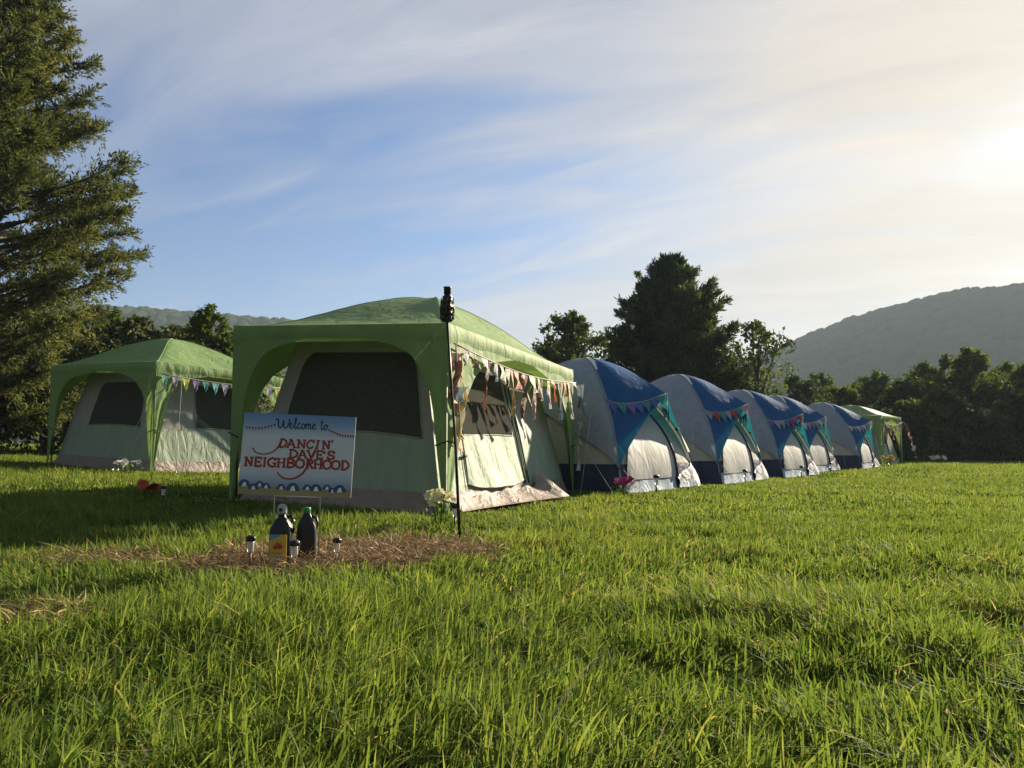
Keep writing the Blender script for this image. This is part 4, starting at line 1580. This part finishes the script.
def make_jugs():
    D = 4.50
    x = ux(284.5, D); root = empty('fuel_jug', (x, D, g(x, D) - .005), R(-6))
    tag(root, 'black torch fuel jug with yellow label and pale cap under the sign', 'jug', 'black jugs under the sign')
    root.scale = (1.04, 1.04, 1.27)
    b = MB()
    b.lathe([(.05, 0), (.058, .008), (.060, .03), (.060, .165), (.056, .185), (.044, .205), (.030, .222), (.020, .232), (.018, .25)], 32, sq=3, sx=1.0, sy=.72)
    b.build('bottle', M['black'], root)
    b = MB()
    b.lathe([(.021, .245), (.025, .248), (.025, .262), (.024, .275), (.019, .285), (.008, .29)], 20)
    cp = b.build('cap', plain('pale_grey_cap', (.34, .36, .37), .3), root)
    b = MB(); b.lathe([(.013, .258), (.013, .272)], 12, (0, -.014, 0)); b.build('cap_button', M['black'], cp)
    b = MB()
    b.tube([(.030, 0, .232), (.05, 0, .236), (.066, 0, .215), (.068, 0, .185), (.058, 0, .165)], .009, 8)
    b.build('handle', M['black'], root)
    make_jug_label(root, .094, .135, .092, -.0475)
    D = 4.66
    x = ux(309, D); root = empty('fuel_jug', (x, D, g(x, D) - .005), R(10))
    tag(root, 'black jug with a green cap behind the labelled jug', 'jug', 'black jugs under the sign')
    root.scale = (1.04, 1.04, 1.27)
    b = MB()
    b.lathe([(.045, 0), (.053, .008), (.054, .03), (.054, .155), (.050, .18), (.036, .208), (.024, .226), (.019, .234), (.018, .25)], 32, sq=2.5, sx=1.0, sy=.75)
    b.build('bottle', M['black'], root)
    b = MB()
    b.lathe([(.020, .238), (.021, .240), (.021, .258), (.018, .262)], 20)
    b.build('cap', plain('green_cap', (.02, .20, .09), .35), root)
    b = MB()
    for k in range(8):
        b.box((.051, -.018, .03 + .017 * k), (.007, .004, .006))
    b.box((.0535, -.006, .09), (.003, .006, .15))
    b.build('gauge_strip', plain('clear_gauge', (.5, .52, .52), .3), root, smooth=False)
    b = MB()
    b.tube([(.024, 0, .222), (.05, 0, .215), (.062, 0, .19), (.054, 0, .165)], .008, 8)
    b.build('handle', M['black'], root)


make_jugs()


# ------------------------------------------------------------------ solar path lights
lens_m, lnt, lout = new_mat('clear_lamp_lens')
_b = lnt.nodes.new('ShaderNodeBsdfPrincipled')
_b.inputs['Base Color'].default_value = (.72, .72, .68, 1); _b.inputs['Roughness'].default_value = .25
_b.inputs['Transmission Weight'].default_value = .35
lnt.links.new(_b.outputs[0], lout.inputs['Surface'])


def make_light():
    root = empty('solar_path_light', (0, 0, 0))
    b = MB(); b.tube([(0, 0, -.05), (0, 0, .085)], .0075, 8); b.build('stake', M['black'], root)
    b = MB(); b.lathe([(.015, .085), (.017, .088), (.020, .14), (.020, .146)], 16); b.build('lens', lens_m, root)
    b = MB(); b.lathe([(.020, .146), (.026, .150), (.026, .170), (.022, .176)], 16, sq=2); cp = b.build('cap', M['black'], root)
    b = MB(); b.box((0, 0, .178), (.03, .03, .003)); b.build('solar_cell', plain('solar_cell', (.02, .025, .05), .2), cp)
    return root


light0 = make_light()
ex35, ey35 = axes(BLUE_AZ)
spots = [(254, 4.55, 'solar path light standing alone in the straw left of the jugs', 1.0, 0, 0),
         (297.5, 4.40, 'solar path light standing between the two black jugs', .95, 0, 0),
         (338, 4.62, 'leaning solar path light in the straw right of the jugs', .85, 6, 0),
         (166, 8.0, 'black solar path light beside the orange flower in the shaded grass', 1.0, 0, 0),
         (455, 6.55, 'solar path light next to the cream lilies', 1.15, -4, 0)]
first = True


def put_light(x, y, label, s, lean, group):
    global first
    o = light0 if first else copy_tree(light0)
    first = False
    o.location = (x, y, g(x, y)); o.rotation_euler = (0, R(lean), random.uniform(0, 3)); o.scale = (s, s, s)
    tag(o, label, 'garden light', group)


for (u, d, lab, s, lean, _) in spots:
    put_light(ux(u, d), d, lab, s, lean, 'solar path lights near the sign')
ords = ['nearest dome tent', 'second dome tent', 'middle dome tent', 'fourth dome tent', 'dome tent beside the far green tent']
for i, (x, y) in enumerate(BLUE_SPOTS):
    p = np.array((x, y)) + ex35 * 1.78 - ey35 * .85
    put_light(p[0], p[1], 'small black solar light at the door of the ' + ords[i], 1.6, 0, 'solar path lights along the dome tents')
    if i < 4:
        p = np.array((x, y)) + ex35 * 1.30 + ey35 * 2.0
        put_light(p[0], p[1], 'small solar light in the gap right after the ' + ords[i], 1.4, 3, 'solar path lights along the dome tents')


# ------------------------------------------------------------------ flowers
plant_green = leafy('plant_leaves', [(0, (.05, .12, .02)), (1, (.14, .24, .05))], .35)


def petals_mesh(b, c, n, r, droop, cup, seed):
    rnd = random.Random(seed)
    ax = Vector((rnd.uniform(-.6, .6), rnd.uniform(-.9, .2), .6)).normalized()
    rot = ax.to_track_quat('Z', 'Y').to_matrix()
    for k in range(n):
        th = 2 * PI * k / n + rnd.uniform(-.1, .1)
        d = Vector((math.cos(th), math.sin(th), 0)); s = Vector((-math.sin(th), math.cos(th), 0))
        pts = []
        for t, w in ((0, .12), (.4, .42), (.75, .34), (1, .04)):
            z = cup * t - droop * t * t
            base = d * r * t + Vector((0, 0, z * r))
            pts.append(rot @ (base + s * r * w) + c); pts.append(rot @ (base - s * r * w) + c)
        b.add(pts, [(0, 1, 3, 2), (2, 3, 5, 4), (4, 5, 7, 6)])


def flower_clump(name, label, x, y, n, r, spread, h, col, npet, leaves, seed, cat='flowers', cup=.5, droop=.5):
    rnd = random.Random(seed)
    root = empty(name, (x, y, g(x, y)))
    tag(root, label, cat)
    pm = fabric('petals_' + name, col, col, .35, wr=.1, var=.2)
    heads = []
    b = MB()
    for k in range(n):
        a = rnd.uniform(0, 2 * PI); q = spread * math.sqrt(rnd.random())
        c = Vector((q * math.cos(a), q * math.sin(a), h * rnd.uniform(.72, 1.05)))
        heads.append(c)
        b.tube([(c.x * .3, c.y * .3, -.02), (c.x * .7, c.y * .7, c.z * .6), c], .003, 5)
    b.build('stems', plant_green, root)
    for k, c in enumerate(heads):
        b = MB(); petals_mesh(b, c, npet, r * rnd.uniform(.85, 1.15), droop, cup, seed * 31 + k)
        b.build('blossom', pm, root)
    nl = leaves
    cen = np.stack([RNG.normal(0, spread * .5, nl), RNG.normal(0, spread * .5, nl), RNG.uniform(.0, h * .75, nl)], -1)
    ax = rand_unit(nl); ax[:, 2] = abs(ax[:, 2]) * .6; ax /= np.linalg.norm(ax, axis=1, keepdims=True)
    leaf_mesh('foliage', cen, RNG.uniform(.6, 1.3, nl) * r * 1.3, RNG.uniform(.25, .4, nl) * r * 1.3, ax, rand_unit(nl) + np.array((0, 0, .6)), RNG.uniform(0, 1, nl), plant_green, root)
    return root


flower_clump('lily_plant', 'cream lilies in front of the near corner of the large green tent', ux(441, 6.75), 6.75, 12, .055, .10, .27, (.72, .70, .42), 6, 60, 3, 'flowers', .7, .4)
flower_clump('magenta_flowers', 'magenta flowers by the peg beside the nearest dome tent', ux(622, 11.7), 11.7, 22, .048, .17, .24, (.36, .03, .17), 8, 60, 5)
flower_clump('white_flowers', 'white flowers at the rope peg of the tent by the hedge', ux(128, 12.6), 12.6, 26, .045, .20, .20, (.74, .74, .68), 8, 70, 6)
flower_clump('orange_flower', 'orange leaf-like flowers in the lit grass left of the sign', ux(152, 8.1), 8.1, 14, .05, .09, .19, (.50, .09, .02), 6, 14, 8)
flower_clump('yellow_flowers', 'yellow flowers at the door of the far green tent', ux(888, 29.4), 29.4, 9, .13, .25, .32, (.62, .40, .06), 6, 30, 9)
flower_clump('pale_flowers', 'pale flowers in the grass at the far edge beyond the last tent', ux(934, 33.5), 33.5, 9, .13, .35, .26, (.62, .58, .46), 6, 30, 10)


# ------------------------------------------------------------------ trees
LEAF = {
    'dark': leafy('dark_leaves', [(0, (.022, .042, .015)), (.6, (.052, .086, .027)), (1, (.095, .135, .045))], .36, (1.4, 1.4, .6), spec=.06, rough=.7),
    'mid': leafy('mid_leaves', [(0, (.028, .055, .014)), (.6, (.068, .108, .026)), (1, (.13, .17, .045))], .38, (1.5, 1.4, .6), spec=.06, rough=.7),
    'olive': leafy('olive_leaves', [(0, (.055, .068, .034)), (.6, (.13, .145, .072)), (1, (.27, .28, .17))], .35, (1.3, 1.3, .7), spec=.06, rough=.7),
    'cedar': leafy('cedar_leaves', [(0, (.044, .062, .027)), (.6, (.098, .118, .052)), (1, (.19, .21, .095))], .42, (1.4, 1.3, .6), spec=.06, rough=.7),
    'yellow': leafy('yellow_green_leaves', [(0, (.036, .062, .014)), (.6, (.090, .125, .026)), (1, (.16, .18, .045))], .40, (1.5, 1.4, .6), spec=.06, rough=.7),
}


def broadleaf(name, label, cat, x, y, h, rx, ry, lobes, n, leaf, mat, trunk_r=.14, low=.0, group=None, open_=.0, seed=0):
    rnd = np.random.default_rng(seed + 100)
    z0 = g(x, y)
    root = empty(name, (x, y, z0))
    tag(root, label, cat, group)
    # lobes fill an uneven crown between low*h and h
    cl = []
    for k in range(lobes):
        t = (k + .5) / lobes
        zc = low * h + (h - low * h) * ((.12 if low > .1 else .03) + (.80 if low > .1 else .89) * t ** .9)
        prof = math.sin(PI * min(.98, (.18 if low > .1 else .36) + (.80 if low > .1 else .62) * t)) ** .7
        a = rnd.uniform(0, 2 * PI); q = math.sqrt(rnd.uniform(.05, 1)) * .78 * prof
        rr = (.34 + .22 * rnd.random()) * min(rx, ry) * (.55 + .6 * prof)
        cl.append((np.array((math.cos(a) * q * rx, math.sin(a) * q * ry, min(zc, h - rr * .75))), rr))
    pts = []; tin = []
    per = n // len(cl)
    for c, rr in cl:
        # each lobe is itself a handful of leaf clumps
        ns = 14
        sub = rand_unit(ns) * rr * rnd.uniform(.55, 1.0, (ns, 1)) * np.array((1, 1, .75))
        sr = rr * rnd.uniform(.22, .42, ns)
        lt = rnd.normal(.45, .12)
        for s_, r_ in zip(sub, sr):
            m_ = max(3, per // ns)
            d = rand_unit(m_) * (rnd.uniform(0, 1, (m_, 1)) ** .45) * r_
            pts.append(c + s_ + d); tin.append(np.clip(rnd.normal(lt + rnd.normal(0, .10), .16, m_), 0, 1))
    pts = np.concatenate(pts); tin = np.concatenate(tin)
    k = pts[:, 2] > .03
    pts, tin = pts[k], tin[k]
    n_ = len(pts)
    ax = rand_unit(n_); ax[:, 2] -= .25; ax /= np.linalg.norm(ax, axis=1, keepdims=True)
    ln = rnd.uniform(.6, 1.4, n_) * leaf
    leaf_mesh('crown', pts, ln, ln * rnd.uniform(.5, .75, n_), ax, rand_unit(n_) + np.array((0, 0, .7)), tin, LEAF[mat], root)
    b = MB()
    hh = h * .72
    wob = [(rnd.normal(0, .05) * h * .15 * t, rnd.normal(0, .05) * h * .15 * t) for t in (0, .3, .6, 1)]
    tp = [Vector((wob[i][0], wob[i][1], -.2 + (hh + .2) * t)) for i, t in enumerate((0, .3, .6, 1))]
    b.tube(tp, [trunk_r * 1.25, trunk_r, trunk_r * .7, trunk_r * .25], 8)
    for c, rr in cl:
        st = min(hh * .9, max(low * h * .7, c[2] * .55))
        f = st / hh
        i = min(2, int(f * 3)); p0 = tp[i].lerp(tp[i + 1], min(1, max(0, f * 3 - i)))
        mid = p0.lerp(Vector(c), .55) + Vector((0, 0, -.06 * h * .2))
        b.tube([p0, mid, Vector(c)], [trunk_r * .45, trunk_r * .28, trunk_r * .08], 6)
        for _ in range(3):
            e_ = Vector(c) + Vector(rand_unit(1)[0]) * rr * .8
            b.tube([mid, mid.lerp(e_, .6), e_], [trunk_r * .18, trunk_r * .1, trunk_r * .03], 5)
    b.build('trunk', M['bark'], root)
    return root


def cedar(name, label, x, y, h, prof, nb, sprays, per, leaf, lw, mat, trunk_r, z_low, seed, up=.22, cat='tree', rag=1.0, fluff=.28, rise=.08):
    rnd = np.random.default_rng(seed)
    root = empty(name, (x, y, g(x, y)))
    tag(root, label, cat)
    b = MB()
    tp = [Vector((rnd.normal(0, .06) * t, rnd.normal(0, .06) * t, -.2 + (h * .97 + .2) * t)) for t in np.linspace(0, 1, 8)]
    b.tube(tp, [trunk_r * (1.05 - t) + .02 for t in np.linspace(0, 1, 8)], 8)
    C = []; A = []; T = []; LN = []
    for i in range(nb):
        t = (i + rnd.random()) / nb
        z = z_low + (h - z_low) * t ** .95
        az = i * 2.399 + rnd.normal(0, .35)
        Lb = prof((z - z_low) / (h - z_low)) * rnd.uniform(1 - .4 * rag, 1 + .15 * rag)
        el = up + rnd.normal(0, .12 * rag) + .55 * t ** 2
        d = np.array((math.cos(az), math.sin(az), 0.0))
        base = np.array((0, 0, z))
        K = 7
        path = []
        bend = rnd.normal(0, .22)
        for k in range(K + 1):
            s = k / K
            dd = np.array((math.cos(az + bend * s), math.sin(az + bend * s), 0.0))
            path.append(base + dd * Lb * s * math.cos(el) + np.array((0, 0, Lb * (math.sin(el) * s - .16 * s * s + .10 * s ** 4))))
        b.tube([Vector(p) for p in path], [max(.008, trunk_r * .26 * (1 - s)) * (1 if Lb > .8 else .6) for s in np.linspace(0, 1, K + 1)], 5, cap=False)
        path = np.array(path)
        bt = rnd.normal(.45, .15)
        ns = max(4, int(sprays * Lb))
        for j in range(ns):
            s = rnd.uniform(.22, 1.0) ** .8
            k = min(K - 1, int(s * K)); f = s * K - k
            p = path[k] * (1 - f) + path[k + 1] * f
            dirb = path[k + 1] - path[k]; dirb /= np.linalg.norm(dirb)
            sd = np.cross(dirb, (0, 0, 1)); sd /= np.linalg.norm(sd) + 1e-9
            q = dirb * rnd.uniform(.35, 1.0) + sd * rnd.normal(0, .75) + np.array((0, 0, rnd.normal(rise, fluff)))
            q /= np.linalg.norm(q)
            sl = (.16 + .26 * (1 - s)) * Lb ** .6 * rnd.uniform(.6, 1.3)
            u = rnd.uniform(0, 1, per)
            pp = p + q * (u[:, None] * sl) + np.array((0, 0, -1)) * (.12 * sl * u[:, None] ** 2) + rnd.normal(0, leaf * .28, (per, 3))
            a_ = q + rnd.normal(0, .45, (per, 3)); a_ /= np.linalg.norm(a_, axis=1, keepdims=True)
            C.append(pp); A.append(a_); T.append(np.clip(rnd.normal(bt, .2, per), 0, 1)); LN.append(rnd.uniform(.6, 1.3, per) * leaf)
    C = np.concatenate(C); A = np.concatenate(A); T = np.concatenate(T); LN = np.concatenate(LN)
    leaf_mesh('crown', C, LN, LN * lw, A, rand_unit(len(C)) + np.array((0, 0, .5)), T, LEAF[mat], root)
    b.build('trunk', M['bark'], root)
    return root


# the tall cedar whose trunk stands just outside the left edge
def prof_left(t):
    return float(np.interp(t, [0, .33, .42, .50, .58, .68, .76, .86, .93, 1], [3.1, 3.3, 3.6, 3.5, 3.0, 2.0, 2.7, 2.2, 1.5, .4]))


cedar('cedar_tree', 'tall feathery cedar at the left edge over the hedge', ux(-25, 18.6), 18.6, 11.3, prof_left, 235, 22, 24, .115, .28, 'cedar', .24, .5, 41, up=.30, rag=1.0, fluff=.5)


def prof_mid(t):
    return float(np.interp(t, [0, .2, .42, .6, .75, .88, 1], [3.6, 3.9, 3.75, 3.1, 2.3, 1.35, .4]))


cedar('cedar_tree', 'big dark cone-shaped cedar rising behind the dome tents', ux(672, 40), 40, 10.0, prof_mid, 330, 11, 20, .23, .30, 'dark', .3, .5, 29, up=.46, rag=.95, fluff=.40, rise=.30)

broadleaf('leafy_tree', 'round green tree on the left of the big dark cedar', 'tree', ux(581, 44), 44, 8.6, 2.3, 2.3, 15, 7500, .24, 'mid', .2, .2, None, seed=1)
broadleaf('leafy_tree', 'low dark tree peeping over the roof of the large green tent', 'tree', ux(548, 47), 47, 7.3, 1.9, 1.9, 10, 4500, .24, 'dark', .2, .15, None, seed=2)
broadleaf('leafy_tree', 'airy tree with visible limbs just right of the big dark cedar', 'tree', ux(757, 38), 38, 6.9, 1.9, 1.9, 13, 3000, .18, 'mid', .17, .30, None, seed=33)
# trees and bushes along the far edge of the field
far = [(735, 45, 4.6, 2.2, 'dark', 4500, 'dark rounded bush at the foot of the airy tree'),
       (800, 47, 5.0, 2.3, 'dark', 5000, 'dark bushy tree behind the middle dome tents'),
       (822, 52, 5.9, 1.9, 'mid', 4500, 'green bush top between the dark bushy tree and the far green tent'),
       (843, 44, 4.2, 1.7, 'yellow', 4200, 'yellow green bush right behind the far green tent'),
       (874, 47, 5.2, 2.3, 'mid', 6500, 'leafy tree just right of the far green tent roof'),
       (905, 43, 4.6, 2.1, 'dark', 5000, 'dark low tree filling the hedge right of the far green tent'),
       (930, 46, 5.7, 2.5, 'mid', 7500, 'green tree left of the tallest tree in the right hedge'),
       (968, 44, 6.3, 3.0, 'mid', 11000, 'tallest rounded tree in the hedge on the right'),
       (1005, 46, 5.7, 2.3, 'yellow', 6500, 'paler tree right of the tallest hedge tree'),
       (1030, 42, 5.3, 2.3, 'mid', 6000, 'leafy tree cut by the right edge of the picture'),
       (1075, 43, 6.0, 2.4, 'dark', 5000, 'tree just past the right edge')]
for i, (u, d, h, r, mt, n, lab) in enumerate(far):
    if u > 1060:
        continue
    broadleaf('hedge_tree', lab, 'tree', ux(u, d), d, h, r, r, 15, n, .21, mt, .15, .02, 'trees along the far edge of the field', seed=50 + i)
low = [(886, 38.5), (914, 38.0), (943, 38.4), (972, 38.0), (1003, 38.5), (1036, 38.0)]
low_lab = ['low dark bush at the field edge beside the far green tent', 'second low dark bush along the field edge from the far green tent', 'low dark bush under the left side of the tallest hedge tree',
           'low dark bush under the right side of the tallest hedge tree', 'low dark bush under the paler hedge tree', 'low dark bush at the right edge of the picture']
for i, (u, d) in enumerate(low):
    broadleaf('hedge_bush', low_lab[i], 'bush', ux(u, d), d, 2.5 + .5 * (i % 3), 1.9, 1.4, 26, 9000, .17, ('dark', 'mid', 'dark')[i % 3], .08, .0, 'low bushes along the field edge', seed=80 + i)
# hedge of silvery shrubs behind the left tent
hed = [(-75, 21, 4.2, 1.9, 'olive', 'olive shrub beneath the tall cedar at the left edge'),
       (-5, 20.5, 4.0, 1.7, 'olive', 'grey green shrub directly left of the tent by the hedge'),
       (48, 21.5, 3.9, 1.8, 'olive', 'grey green shrub behind the left side of the tent by the hedge'),
       (98, 22.5, 4.2, 1.8, 'mid', 'green shrub beneath the cedar branches over the tent by the hedge'),
       (142, 23, 4.1, 1.7, 'olive', 'silvery shrub behind the peak of the tent by the hedge'),
       (182, 23.5, 4.1, 1.5, 'olive', 'silvery shrub right of the tent peak by the hedge'),
       (212, 23, 4.5, 1.2, 'yellow', 'taller upright shrub between the two green tents'),
       (245, 24, 3.9, 1.5, 'olive', 'shrub peeping out at the left corner of the large green tent')]
for i, (u, d, h, r, mt, lab) in enumerate(hed):
    broadleaf('hedge_shrub', lab, 'shrub', ux(u, d), d, h, r, r, 16, 8000, .135, mt, .07, .0, 'shrubs of the left hedge', seed=120 + i)
